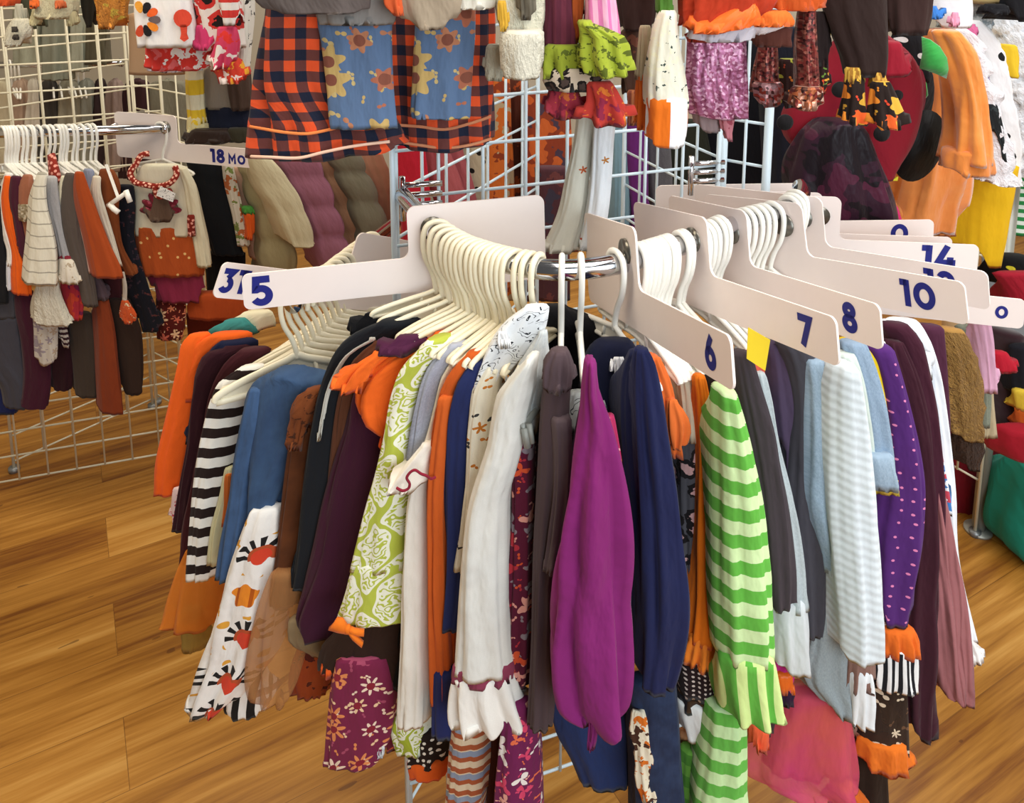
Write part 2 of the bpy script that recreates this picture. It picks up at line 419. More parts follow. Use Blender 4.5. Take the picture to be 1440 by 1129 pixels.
# ================================================================== the room
def proj(p):
    q = Vector(p)-Vector((0, 0, EYE)); f = q.y*cT-q.z*sT; u = q.y*sT+q.z*cT
    return CX+F*q.x/f, CY-F*u/f
def box(bm, x0, y0, z0, x1, y1, z1):
    v = [bm.verts.new((x, y, z)) for z in (z0, z1) for y in (y0, y1) for x in (x0, x1)]
    for q in ((0, 2, 3, 1), (4, 5, 7, 6), (0, 1, 5, 4), (2, 6, 7, 3), (0, 4, 6, 2), (1, 3, 7, 5)): bm.faces.new([v[i] for i in q])
def floor_mat():
    t = NT('wood_floor'); tc = t.n('ShaderNodeTexCoord'); mp = t.n('ShaderNodeMapping'); mp.inputs['Rotation'].default_value = (0, 0, math.radians(-29.))
    t.t.links.new(tc.outputs['Object'], mp.inputs[0]); vec = mp.outputs[0]
    sp = t.n('ShaderNodeSeparateXYZ'); t.t.links.new(vec, sp.inputs[0]); x, y = sp.outputs[0], sp.outputs[1]
    br = t.n('ShaderNodeTexBrick'); t.t.links.new(vec, br.inputs['Vector'])
    br.offset = .37; br.inputs['Scale'].default_value = 1.0; br.inputs['Brick Width'].default_value = 1.3; br.inputs['Row Height'].default_value = .17
    br.inputs['Mortar Size'].default_value = .0009; br.inputs['Mortar Smooth'].default_value = .2
    br.inputs['Color1'].default_value = (0, 0, 0, 1); br.inputs['Color2'].default_value = (1, 1, 1, 1); br.inputs['Mortar'].default_value = (.5, .5, .5, 1)
    pl = t.n('ShaderNodeSeparateColor'); t.t.links.new(br.outputs['Color'], pl.inputs[0]); pv = pl.outputs[0]
    gv = t.comb(t.m('ADD', t.m('MULTIPLY', x, 1.1), t.m('MULTIPLY', pv, 9.)), t.m('MULTIPLY', y, 17.), 0.)
    g1 = t.noise(gv, 1.6, 4., .6)
    gv2 = t.comb(t.m('MULTIPLY', x, 2.5), t.m('MULTIPLY', y, 60.), t.m('MULTIPLY', pv, 5.))
    g2 = t.noise(gv2, 1.7, 3., .6)
    g3 = t.noise(t.comb(t.m('MULTIPLY', x, .9), t.m('MULTIPLY', y, 6.), pv), 1.2, 2.)
    f = t.m('ADD', t.m('MULTIPLY', g1, .6), t.m('ADD', t.m('MULTIPLY', g2, .35), t.m('ADD', t.m('MULTIPLY', g3, .35), t.m('MULTIPLY', pv, .16))))
    nd = t.n('ShaderNodeValToRGB'); r = nd.color_ramp
    st = [(.42, '4c280d'), (.56, '794716'), (.68, '9b6725'), (.80, 'b37d35'), (.95, 'c9974e')]
    while len(r.elements) < len(st): r.elements.new(.5)
    for e, (p, c) in zip(r.elements, st): e.position = p; e.color = lin(c)
    t.put(nd.inputs[0], f)
    kn = t.noise(t.comb(t.m('MULTIPLY', x, 4.), t.m('MULTIPLY', y, 14.), 0.), 1.7, 2., .5)
    c = t.mix(t.m('MULTIPLY', t.m('GREATER_THAN', kn, .73), .55), nd.outputs[0], lin('4a2510'))
    c = t.mix(t.m('MULTIPLY', br.outputs['Fac'], .55), c, lin('4f2a10'))
    t.put(t.b.inputs['Base Color'], c); t.b.inputs['Roughness'].default_value = .38; t.b.inputs['Specular IOR Level'].default_value = .4
    t.bump(t.m('SUBTRACT', t.m('MULTIPLY', g2, .25), br.outputs['Fac']), .12, .004)
    return t.mat
bm = bmesh.new(); box(bm, -3.4, -1.5, -.12, 3.4, 4.6, 0); tag(link('floor', bm, floor_mat(), None, False), None, None, None, 'structure')
MW = plain('painted_wall', 'b9b2a2', .85, 0, .2, .05, 40.)
for nm, b in (('wall_back', (-3.4, 4.6, 0, 3.4, 4.72, 2.9)), ('wall_left', (-3.52, -1.5, 0, -3.4, 4.72, 2.9)), ('wall_right', (3.4, -1.5, 0, 3.52, 4.72, 2.9))):
    bm = bmesh.new(); box(bm, *b); tag(link(nm, bm, MW, None, False), None, None, None, 'structure')
for nm, b in (('baseboard_back', (-3.4, 4.58, 0, 3.4, 4.6, .1)), ('baseboard_right', (3.38, -1.5, 0, 3.4, 4.58, .1))):
    bm = bmesh.new(); box(bm, *b); tag(link(nm, bm, plain('baseboard', '9a9284', .6), None, False), None, None, None, 'structure')

# ------------------------------------------------------------------ wire grid panels
def grid(label, a, b, z0, z1, mat, sp=.0762, r=.0028, rf=.0045, feet=True):
    a, b = Vector((a[0], a[1], 0)), Vector((b[0], b[1], 0)); root = empty('wire_grid_panel', (a.x, a.y, 0), label, 'display grid', 'free-standing wire grid panels')
    Lh = (b-a).length; d = (b-a)/Lh; nrm = Vector((-d.y, d.x, 0)); n = max(2, round(Lh/sp))
    m = bmesh.new()
    for i in range(1, n):
        p = a+d*(Lh*i/n); tube(m, [p+Vector((0, 0, z0)), p+Vector((0, 0, z1))], r, 8)
    k = round((z1-z0)/sp)
    for j in range(k+1):
        z = Vector((0, 0, z0+(z1-z0)*j/k)); tube(m, [a+z+nrm*(r*1.8), b+z+nrm*(r*1.8)], r, 8)
    link('wire_mesh', m, mat, root)
    for q in (a, b):
        m = bmesh.new(); tube(m, [q+Vector((0, 0, .012 if feet else z0)), q+Vector((0, 0, z1))], rf, 10); po = link('edge_post', m, mat, root)
        if feet:
            m = bmesh.new(); tube(m, [q, q+Vector((0, 0, .014))], .016, 14); link('levelling_foot', m, plain('grey_foot', '8d8f90', .4, .6), po)
    return root
def xy(px, y, d): p = P(px, y, d); return (p.x, p.y)
grid('white wire grid panel behind the front rail, facing the camera', xy(552, 250, 1.2), xy(1010, 240, 1.385), .10, 2.0, M_WIRE)
grid('white wire grid panel running back from the left post of the front one', xy(556, 250, 1.23), xy(756, 190, 1.72), .10, 2.0, M_WIRE)
grid('short white wire grid panel with a slotted post, behind the pink sequin skirt', xy(1018, 190, 1.42), xy(1080, 200, 1.37), .10, 2.0, M_WIRE, rf=.0075)
grid('white wire grid panel receding behind the right half of the front one', xy(878, 200, 1.75), xy(1012, 200, 1.43), .10, 2.0, M_WIRE)
lf0 = PZ(-14, 682, .03); lf1 = PZ(262, 633, .03)
grid('cream wire grid panel standing on the floor behind the left rail', (lf0.x, lf0.y), (lf1.x, lf1.y), .03, 1.98, M_WIREC, sp=.079)
e0 = PZ(2, 668, .03); e1 = PZ(214, 562, .03)
grid('cream wire grid panel crossing behind the floor-standing left panel', (e0.x, e0.y+.06), (e1.x, e1.y), .03, 1.98, M_WIREC, sp=.085)
g0 = PZ(208, 556, .03); g1 = PZ(300, 600, .03)
grid('cream wire grid panel low behind the orange sleeve at left', (g0.x+.03, g0.y), (g1.x, g1.y), .03, 1.3, M_WIREC, sp=.08)
h0 = PZ(1320, 700, .03); h1 = PZ(1372, 738, .03)
grid('cream wire grid panel low on the right beside the round post', (h0.x-.02, h0.y), (h1.x, h1.y), .16, 1.0, M_WIREC, sp=.10, r=.003)

# ------------------------------------------------------------------ the curved chrome rail
RZ = 1.246
railp = smooth_path([(-.168, 1.205, RZ), (-.14, 1.14, RZ), (-.112, 1.07, RZ), (-.065, .995, RZ), (.0, .945, RZ), (.065, .928, RZ), (.141, .952, RZ), (.239, 1.02, RZ), (.305, 1.078, RZ), (.389, 1.13, RZ), (.43, 1.18, RZ), (.452, 1.225, RZ), (.458, 1.25, RZ)], 10)
rail = empty('curved_hanging_rail', railp[0], 'curved chrome rail bowing out from the front wire grid panel', 'clothes rail')
bm = bmesh.new(); tube(bm, railp, .0127, 16); link('rail_tube', bm, M_CHROME, rail)
for q in (railp[0], P(972, 243, 1.375)):
    bm = bmesh.new()
    for dz in (.016, 0, -.016): tube(bm, [q+Vector((-.004, 0, dz)), q+Vector((.06, .012, dz))], .0045, 10)
    tube(bm, [q+Vector((0, 0, -.04)), q+Vector((0, 0, .03))], .005, 10)
    link('grid_bracket', bm, M_CHROME, rail)
def rail_at(px):
    best = min(range(len(railp)-1), key=lambda i: min(abs(proj(railp[i])[0]-px), 999)+ (0 if proj(railp[i])[0] > -1 else 9))
    for i in range(14, len(railp)-12):
        x0, x1 = proj(railp[i])[0], proj(railp[i+1])[0]
        if x0 <= px <= x1: return railp[i].lerp(railp[i+1], (px-x0)/(x1-x0))
    return railp[best].copy()
# left straight rail and the rail of the middle distance
def rod(name, label, a, b, r, brackets):
    a, b = Vector(a), Vector(b); root = empty(name, a, label, 'clothes rail')
    m = bmesh.new(); tube(m, [a, b], r, 16); link('rail_tube', m, M_CHROME, root)
    d = (b-a).normalized()
    m = bmesh.new(); tube(m, [b-d*.004, b+d*.006], r*1.25, 16); link('end_cap', m, M_CHROME, root)
    for q in brackets:
        m = bmesh.new(); tube(m, [Vector(q[0]), Vector(q[1])], .006, 10); link('support_arm', m, M_CHROME, root)
    return root
lr0, lr1 = P(-60, 189, 2.0), P(233, 181, 2.07)
rod('hanging_rail', 'straight chrome rail on the left, ending at the eighteen months divider', lr0, lr1, .0127, [(lr0.lerp(lr1, .7), lr0.lerp(lr1, .7)+Vector((0, .22, 0)))])
mrz = 1.122; mr0 = Vector((P(556, 314, 1.42).x, 1.42, mrz)); mr1 = Vector((-.312, 1.10, mrz))
rod('hanging_rail', 'short chrome rail behind the size five divider', mr0, mr1, .0115, [])
rr0, rr1 = P(1092, 300, 1.46), P(1146, 318, 1.34); rr1.z = rr0.z
rod('hanging_rail', 'chrome rail at the right behind the size twelve divider, hidden by the boards', rr0, rr1, .0115, [])

# ------------------------------------------------------------------ size dividers
def sign(label, text, px, py, d, az, tilt=0., left=False, th=.038, tu=None, L=-.157, w=.24, small=None, H=.05, R=.255, org=None, collar=True):
    o = org or P(px, py, d); h = Vector((math.sin(az), -math.cos(az), 0)); Z = Vector((0, 0, 1))
    ct, st = math.cos(tilt), math.sin(tilt); U = h*ct+Z*st; V = Z*ct-h*st; Nn = U.cross(V)
    if Nn.dot(Vector((0, 0, EYE))-o) < 0: Nn = -Nn
    root = empty('size_divider', o, label, 'size sign', 'size dividers on the rails')
    cs = [(L, .033, .012), (.034, .033, .012), (.034, -.04, -.012), (R, -.04, .009), (R, -.04-H, .009), (L, -.04-H, .012)]
    out = []
    for i, (x, y, r) in enumerate(cs):
        p = Vector((x, y)); a = (Vector(cs[i-1][:2])-p).normalized(); b = (Vector(cs[(i+1) % 6][:2])-p).normalized(); r = abs(r)
        c = p+(a+b)*r; s0, s1 = p+a*r-c, p+b*r-c
        for k in range(7):
            q = s0.lerp(s1, k/6); out.append(c+q.normalized()*r)
    bm = bmesh.new(); tt = .0014
    A = [bm.verts.new(o+U*q.x+V*q.y+Nn*tt) for q in out]; B = [bm.verts.new(o+U*q.x+V*q.y-Nn*tt) for q in out]
    n = len(out); f1 = bm.faces.new(A); f2 = bm.faces.new(B[::-1])
    for i in range(n): bm.faces.new((A[i], B[i], B[(i+1) % n], A[(i+1) % n]))
    bmesh.ops.recalc_face_normals(bm, faces=bm.faces)
    bmesh.ops.triangulate(bm, faces=[f for f in bm.faces if len(f.verts) > 4])
    brd = link('board', bm, M_SIGN, root, False)
    if text:
        sg = -1 if left else 1
        W = 0.; items = []
        for k, chs in enumerate(text.split(' ')):
            s = th if k == 0 else small
            for ch in chs:
                wd, paths = GL[ch]; items.append((W, s, paths)); W += (wd+.1)*s
            W += .2*th
        c = tu if tu is not None else .212
        bm = bmesh.new()
        for x0, s, paths in items:
            for pth in paths:
                stroke(bm, pth, w if s == th else .24, lambda q, x0=x0, s=s: o+U*(c+sg*(x0+q.x*s-W/2))+V*(-.04-H/2-th/2+q.y*s)+Nn*(tt+.0004))
        bmesh.ops.recalc_face_normals(bm, faces=bm.faces)
        link('printed_size', bm, M_INK, brd, False)
    if collar:
        ax = Vector((-h.y, h.x, 0)); bm = bmesh.new(); tube(bm, [o-ax*.005, o+ax*.005], .0165, 18); link('rail_collar', bm, plain('dark_collar', '77746c', .3, .8), root)
    return root
sign('size divider reading five, reaching out to the left of the front rail', '5', 608, 320, 1.069, -1.393, -.032, True, .041, .224)
sign('size divider reading six, nearest one on the right of the front rail', '6', 881.5, 354, .952, .239, .236, th=.034, tu=.218)
sign('size divider reading seven, directly behind the one reading six', '7', 976, 337, 1.021, .363, .2, th=.034, tu=.212)
sign('size divider reading eight, between seven and ten', '8', 1030.5, 326, 1.078, .385, .187, th=.034, tu=.215)
sign('size divider reading ten, on the right of the front rail', '10', 1104, 316, 1.111, .546, .206, th=.033, tu=.2)
sign('size divider reading twelve, half hidden behind ten', '12', 1129, 305, 1.184, .705, .149, th=.034, tu=.2, L=-.2)
sign('size divider reading fourteen, sticking out behind twelve', '14', 1152, 303, 1.30, 1.46, .0, th=.043, tu=.2, L=-.15)
sign('pale size divider with a blank edge just above fourteen', '', 1128, 296, 1.37, 1.48, .0, L=-.12)
sign('topmost size divider on the right, only the top of its round figure showing', '0', 1112, 282, 1.44, 1.5, .04, th=.036, tu=.2, L=-.245)
sign('size divider ending in nought at the right edge', '0', 1206, 366, 1.30, 1.32, .0, th=.022, tu=.225, L=-.1)
sign('size divider reading eighteen months at the tip of the left rail', '18 MO', 233, 179, 2.074, 1.303, .0, th=.036, tu=.187, small=.025)
sign('size divider reading three T, its end showing past the five', '3T', 492, 358, 1.2, -.75, .41, True, .034, .222, org=Vector((-.235, 1.27, mrz+.002)), collar=False)

# ------------------------------------------------------------------ hangers
def hanger_proto(label, group):
    root = empty('clothes_hanger', (0, 0, 0), label, 'hanger', group)
    s = -.0019
    hk = [(0, 0, -.084), (.001, 0, -.07), (.006, 0, -.052), (.0145, 0, -.034), (.0186, 0, -.016), (.0185, 0, .002), (.0132, 0, .0138), (0, 0, .0185), (-.0132, 0, .0138), (-.0186, 0, .001), (-.0178, 0, -.013)]
    bm = bmesh.new(); tube(bm, smooth_path([(x, y, z+s) for x, y, z in hk], 5), .0038, 10); link('hook', bm, M_HANG, root)
    bm = bmesh.new()
    up = [(-.1, 0, -.112), (-.096, 0, -.107), (-.072, 0, -.099), (-.04, 0, -.091), (-.014, 0, -.085), (0, 0, -.081), (.014, 0, -.085), (.04, 0, -.091), (.072, 0, -.099), (.096, 0, -.107), (.1, 0, -.112)]
    tube(bm, smooth_path(up, 4), .0036, 8)
    lo = [(-.098, 0, -.113), (-.05, 0, -.109), (0, 0, -.103), (.05, 0, -.109), (.098, 0, -.113)]
    tube(bm, smooth_path(lo, 4), .003, 8)
    U_ = smooth_path(up, 4); L_ = smooth_path(lo, 10)
    a = [bm.verts.new(v) for v in U_]; b = [bm.verts.new(L_[min(len(L_)-1, round(i*(len(L_)-1)/(len(U_)-1)))]) for i in range(len(U_))]
    for i in range(len(a)-1): bm.faces.new((a[i], a[i+1], b[i+1], b[i]))
    for x in (-.022, .022): tube(bm, [(x, 0, -.088), (x*1.2, 0, -.106)], .003, 6)
    link('shoulder_frame', bm, M_HANG, root)
    return root
def clone(o):
    c = o.copy(); COL.objects.link(c)
    for ch in o.children:
        k = ch.copy(); COL.objects.link(k); k.parent = c
    return c
_h0 = [None]
WARM_LIT = ('hangers on the left arm of the curved rail', 'hangers behind the size five divider')
M_HANG_WARM = plain('warm_lit_hanger_plastic', 'efe6cb', .35, 0, .5)  # white hanger plastic again, with the left side's warm light put into its colour
def hang(p, az, label, group, s=1.0, lean=0., arm=1.0, web=1.0):
    if _h0[0] is None: o = _h0[0] = hanger_proto(label, group)
    else: o = clone(_h0[0])
    for ch in o.children:
        if group in WARM_LIT: ch.material_slots[0].link = 'OBJECT'; ch.material_slots[0].material = M_HANG_WARM
        else: ch.material_slots[0].link = 'OBJECT'; ch.material_slots[0].material = M_HANG
        if ch.name.startswith('shoulder'): ch.scale = (arm, 1, web); ch.location.z = .081*(web-1)
    o['label'] = label; o['group'] = group; o.location = p; o.rotation_euler = (0, lean, az-PI/2); o.scale = (s, s, s)
    return o
rh = random.Random(4)
LL = ('white plastic hanger coloured warm-lit, in the packed run right of the size five divider', 'hangers on the left arm of the curved rail')
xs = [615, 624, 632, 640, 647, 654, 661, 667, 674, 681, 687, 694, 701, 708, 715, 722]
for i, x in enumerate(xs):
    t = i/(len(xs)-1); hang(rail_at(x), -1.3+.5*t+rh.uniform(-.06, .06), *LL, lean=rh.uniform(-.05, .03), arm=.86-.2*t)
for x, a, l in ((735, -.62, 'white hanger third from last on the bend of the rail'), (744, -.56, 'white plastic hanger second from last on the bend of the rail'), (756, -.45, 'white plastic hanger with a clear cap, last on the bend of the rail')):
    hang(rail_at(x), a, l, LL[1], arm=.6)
hang(rail_at(790), -.07, 'white hanger seen edge-on holding the brown top', 'hangers at the front of the curved rail', arm=.7)
hang(rail_at(817), -.02, 'white hanger seen edge-on holding the magenta top', 'hangers at the front of the curved rail', arm=.9)
hang(rail_at(866), .42, 'white plastic hanger with a flat neck just left of the size six divider', 'hangers at the front of the curved rail')
for lab, grp, xx, a0, a1 in (('white plastic hanger between the six and seven dividers', 'hangers of size seven', [898, 904, 911, 917, 923, 929, 936, 942, 957, 963], .34, .42),
                     ('white plastic hanger between the seven and eight dividers', 'hangers of size eight', [986, 993, 1000, 1008, 1014], .42, .46),
                     ('white plastic hanger between the eight and ten dividers', 'hangers of size ten', [1040, 1049, 1058, 1067, 1075, 1087], .48, .6),
                     ('white plastic hanger between the ten and twelve dividers', 'hangers of size twelve', [1110, 1115, 1120], .62, .68)):
    for i, x in enumerate(xx): hang(rail_at(x), a0+(a1-a0)*i/(len(xx)-1)+rh.uniform(-.04, .04), lab, grp)
for i in range(16):
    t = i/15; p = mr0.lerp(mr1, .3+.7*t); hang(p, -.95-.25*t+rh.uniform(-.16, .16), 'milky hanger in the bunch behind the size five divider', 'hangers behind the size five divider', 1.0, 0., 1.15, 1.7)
for i, x in enumerate([8, 12, 16, 20, 24, 31, 37, 45, 49, 58, 68, 75, 84, 88, 93, 102, 108, 118, 128, 135]):
    t = (x-6+60)/(233+60); hang(lr0.lerp(lr1, t), .95+rh.uniform(-.08, .08), 'white hanger in the packed row on the left rail', 'hangers on the left rail', 1.0)
hang(lr0.lerp(lr1, .975), 1.2, 'white hanger holding the turkey dress at the tip of the left rail', 'hangers on the left rail')
for i in range(4): hang(rr0.lerp(rr1, .2+.2*i), .8, 'white hanger hidden behind the size twelve divider', 'hangers behind the size twelve divider')
# ================================================================== clothes on the curved rail, left arm
A1 = dict(az=-.85, bb=.10)
G('orange_shirt', 'plain bright orange long-sleeved shirt, outermost on the far left', 'shirt', 1.20, [
  ('body', '470,300,352 480,282,352 495,276,345 520,272,320 560,268,300', fab('f2631a')),
  ('sleeve', '472,268,292 482,262,298 510,258,300 550,249,295 600,237,284 650,226,268 680,224,262 692,227,256', fab('f4641a'))], **A1)
G('teal_tee', 'teal top peeking over the orange shirt', 'shirt', 1.24, [('body', '452,318,345 460,302,352 472,302,352', fab('3d8a86'))], **A1)
G('cream_blouse', 'cream blouse just under the size five divider, above the teal one', 'shirt', 1.26, [('body', '440,345,380 450,330,380 462,332,375', fab('e8e0c0'))], **A1)
G('navy_shirt', 'narrow navy shirt pressed between the orange and the maroon shirts', 'shirt', 1.19, [('sleeve', '480,312,360 495,298,356 540,285,322 600,270,292 622,267,282', fab('141a38'))], **A1)
G('dark_maroon_shirt', 'dark maroon shirt beside the orange one', 'shirt', 1.18, [('sleeve', '488,318,348 500,290,348 560,274,302 620,268,296 680,258,284 745,249,274', fab('34101c')), ('cuff', '688,246,258 715,245,257 742,248,256', fab('e9c9c4', 'print', ('c8455a', 'd88a8a'), .03))], **A1)
G('maroon_cardigan', 'maroon cardigan between the dark maroon shirt and the striped one', 'cardigan', 1.155, [('sleeve', '492,340,378 508,322,370 545,304,346 600,290,320 680,274,300 740,262,288 790,258,284', fab('43161f', rough=.7))], **A1)
G('striped_shirt', 'black and white striped long-sleeved shirt', 'shirt', 1.11, [
  ('body', '520,335,375 540,328,380 580,325,360 640,318,345 690,314,335', fab('2a1a18', 'hstripe', ('f2efe6',), .033)),
  ('sleeve', '517,340,370 532,318,366 560,306,354 600,296,338 650,286,327 700,279,320 760,273,308 800,270,300 814,270,296', fab('241614', 'hstripe', ('f4f1e8',), .033), dict(d=1.095))], **A1)
G('cream_sleeve_tee', 'cream top with an orange seam between the striped shirt and the denim dress', 'shirt', 1.085, [('sleeve', '660,318,330 700,312,328 740,303,325 792,298,318', fab('d9d3a8')), ('seam', '670,318,324 720,316,322 740,314,320', fab('e07430'), dict(d=1.08))], **A1)
G('denim_dress', 'blue denim dress with a white turkey and pumpkin print skirt', 'dress', 1.05, [
  ('bodice', '518,392,432 528,370,476 545,357,478 575,352,470 620,352,448 670,355,420 700,357,405 720,356,398', fab('314666', 'melange', ('3f5a7c',), .05), dict(bf=.03, fold=.006)),
  ('sleeve', '548,352,376 590,342,372 650,332,360 700,326,352 760,316,346 812,309,340', fab('364e70', 'melange', ('44618a',), .05), dict(d=1.035)),
  ('skirt', '712,356,398 740,346,398 800,326,393 850,312,388 900,297,381 940,286,365 975,277,340 1000,273,302', fab('f3eee8', 'turkey', ('1d1a1a', 'd9432a', 'b8502a', 'ea8a25', 'e2a33c'), .072), dict(d=1.03, fold=.008, bb=.06, lean=-.0)),
  ('lining', '930,338,374 960,326,377 985,320,377 996,324,374', fab('1b1816', 'vstripe', ('f4f0e8',), .021), dict(d=1.06))], az=-.4, bb=.06)
G('orange_tulle_skirt', 'sheer orange tulle skirt hanging below the striped shirt', 'skirt', 1.15, [
  ('skirt', '770,268,302 810,254,306 845,243,310 868,238,308 882,258,300', fab('e8872c', tul=.3), dict(ruffle=.006, kr=9)),
  ('underlayer', '855,258,284 885,259,280 915,268,279', fab('b3974a', tul=.3))], az=-.85, bb=.05)
G('brown_velvet_dress', 'dark brown velvet dress with curled shoulder trim, right of the denim dress', 'dress', 1.02, [
  ('body', '565,425,456 590,416,452 640,410,446 700,404,442 780,394,432 830,386,424 848,385,420', fab('46220f', 'melange', ('6b3a1c',), .06, rough=.6)),
  ('shoulder_trim', '548,432,462 565,418,458 600,413,440 630,412,430', fab('7a3f1c', 'blotch', ('4a2410',), .012, wr=.8), dict(d=1.01, fuzz=.006)),
  ('tulle_skirt', '800,388,440 850,372,442 900,363,444 945,362,432 972,368,415 987,376,400', fab('c58a55', tul=.5), dict(ruffle=.012, kr=6, d=1.01))], az=-.7, bb=.09)
G('rust_tulle_skirt', 'crumpled rust orange tulle hem behind the wine leggings', 'skirt', 1.02, [('skirt', '900,425,465 935,415,470 960,420,462 975,440,458', fab('a8461c', 'blotch', ('5a1a14',), .03, tul=.15), dict(ruffle=.006))], az=-.6, bb=.05)
G('black_jacket', 'black jacket with a pale zip, under the hangers of the left arm', 'jacket', 1.0, [
  ('body', '452,535,590 465,505,585 490,478,552 540,457,515 600,442,508 680,430,498 760,424,485 820,422,470', fab('12161d')),
  ('zip', '478,520,528 500,486,490 540,464,467 580,455,458 620,449,451', fab('c9c7be'), dict(d=.985, bb=.004, bf=.002))], az=-.75, bb=.12)
G('black_hooded_tee', 'black top folded over the rail behind the black jacket', 'shirt', 1.08, [('body', '443,515,530 452,505,545 470,520,542', fab('10131a'))], az=-.8, bb=.06)
G('brown_shirt', 'brown shirt showing a sliver between the black jacket and the orange blouse', 'shirt', .99, [('sleeve', '480,528,565 500,505,555 540,486,524 600,474,502 700,470,492', fab('5b3421'))], az=-.75, bb=.12)
G('plum_dress', 'dark plum dress with a flared hem left of the green damask dress', 'dress', .985, [
  ('body', '520,515,560 560,500,556 600,493,560 650,478,562 700,464,560 760,450,552 820,433,545 862,421,538 880,430,525 890,455,505', fab('3c0f28'), dict(fold=.006)),
  ('underlayer', '865,412,468 890,413,474 905,430,474 917,455,474', fab('8b7657'), dict(d=1.0))], az=-.7, bb=.10)
G('orange_blouse', 'orange blouse with a gathered shoulder bow and plum collar', 'blouse', .96, [
  ('body', '470,612,640 484,585,636 500,548,632 520,524,618 545,510,602 575,515,588 600,535,574 615,548,566', fab('f0671c', wr=.7), dict(fold=.006)),
  ('shoulder_frill', '496,526,550 515,498,532 530,486,525 548,489,514', fab('ef6a20', wr=.8), dict(ruffle=.006, kr=7, d=.95)),
  ('collar', '474,560,596 484,548,600 494,546,585', fab('4b1a3a'), dict(d=.955, bb=.03)),
  ('hem_tab', '590,542,560 620,539,552 650,538,548', fab('ee5f1a'), dict(d=.965))], az=-.7, bb=.09)
G('ruffled_brown_pants', 'dark brown gathered pants with an orange ribbon bow', 'pants', .958, [
  ('leg', ['862,505,576 890,490,576 930,500,574 960,512,566 972,520,560', '880,480,530 905,458,528 930,458,505 938,470,498'], fab('2e1a10', wr=.6), dict(ruffle=.004)),
  ('ankle_bow', '922,456,466 935,456,474 948,464,474', fab('dd5a1e'), dict(d=.95, bb=.01))], az=-.6, bb=.07)
rp = bpy.data.objects['ruffled_brown_pants']; BO = fab('f07a1e', wr=.2)
for nm, q in (('bow_loop', [(462, 884), (468, 878), (474, 869), (482, 870), (489, 880), (488, 890), (476, 888)]), ('bow_loop', [(489, 880), (498, 884), (512, 886), (512, 893), (500, 892), (488, 890)]), ('bow_tail', [(486, 884), (492, 883), (502, 894), (511, 903), (509, 909), (496, 898)]), ('bow_knot', [(484, 879), (492, 879), (493, 890), (485, 890)])):
    card(nm, [(x, y, .915) for x, y in q], BO, rp, .005, None, None, .002, True)
G('wine_leggings', 'wine red leggings printed with cream turkeys and pumpkins', 'leggings', .945, [
  ('leg', '925,474,545 960,466,552 1000,462,554 1040,459,548 1066,458,535 1074,459,524', fab('7a2244', 'print', ('f0c9a0', 'e58d55', 'f3d8c0', 'a84a66'), .042, n=7, r=.40, core='8a2030'), dict(fold=.003, bf=.012)),
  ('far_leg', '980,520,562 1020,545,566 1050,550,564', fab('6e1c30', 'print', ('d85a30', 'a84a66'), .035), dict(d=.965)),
  ('care_tag', '1052,532,541 1066,529,537', fab('d9dcdf', 'scribble', ('20242c',), .01), dict(d=.94, bb=.002, bf=.001))], az=-.5, bb=.06)
G('damask_dress', 'lime green and white damask dress with a flounced hem', 'dress', .94, [
  ('bodice', '476,606,635 492,590,630 508,575,616 525,566,604 560,556,590 600,549,584 650,538,580 700,524,577 750,512,575 795,500,575', fab('f3f2df', 'damask', ('b9c24a',), .075), dict(bf=.02)),
  ('flounce', '786,502,575 810,494,577 840,486,578 862,481,576 868,482,574', fab('f3f2df', 'damask', ('b9c24a',), .075), dict(ruffle=.005, kr=10, bf=.02)),
  ('pant_cuff', '1000,560,602 1020,553,608 1040,562,614 1050,580,612', fab('f0efd8', 'damask', ('a9b533',), .06), dict(d=.955, ruffle=.003))], az=-.65, bb=.11)
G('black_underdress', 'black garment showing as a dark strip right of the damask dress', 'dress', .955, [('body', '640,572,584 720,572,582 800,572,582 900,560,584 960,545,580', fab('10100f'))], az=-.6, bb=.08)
G('dotted_leggings', 'black leggings with white dots and an orange hem, at the foot of the cream pants', 'leggings', .96, [
  ('leg', '1020,580,632 1048,578,632 1064,578,632', fab('22140f', 'dots', ('f0e8d8',), .0095, r=.25, rand=.5)), ('hem_band', '1062,577,633 1074,578,633 1084,582,630', fab('e5601c'), dict(d=.958))], az=-.5, bb=.05)
G('lavender_shirt', 'pale grey lavender shirt between the damask dress and the rust shirt', 'shirt', .932, [('sleeve', '486,632,660 502,614,652 530,599,632 570,589,616 620,582,606 650,580,600', fab('bcc0cf', 'heather', ('8d91a5',)))], az=-.65, bb=.11)
G('cream_ruffle_tee', 'cream top with wine-edged cap sleeve and long plain leg below', 'top', .922, [
  ('shoulder', '504,638,662 530,622,648 570,613,634 610,603,628 640,592,616', fab('eee5d0')),
  ('cap_sleeve', '625,594,618 645,578,612 665,562,608 684,560,590', fab('f1e9dd'), dict(ruffle=.005, kr=7, d=.91)),
  ('leg', '668,586,610 700,579,608 760,574,608 820,570,608 880,568,606 950,566,605 1000,566,602 1014,568,600', fab('efe9dd'), dict(bf=.016))], az=-.6, bb=.09)
cs_ = [o for o in bpy.data.objects['cream_ruffle_tee'].children if o.name.startswith('cap_sleeve')][0]
cord('sleeve_edging', [(558, 686, .885), (566, 690, .88), (574, 687, .88), (576, 680, .88), (572, 672, .88), (577, 664, .88), (584, 661, .88), (592, 666, .88), (600, 669, .88), (606, 673, .885), (612, 671, .89)], .0017, fab('8c2035'), cs_)
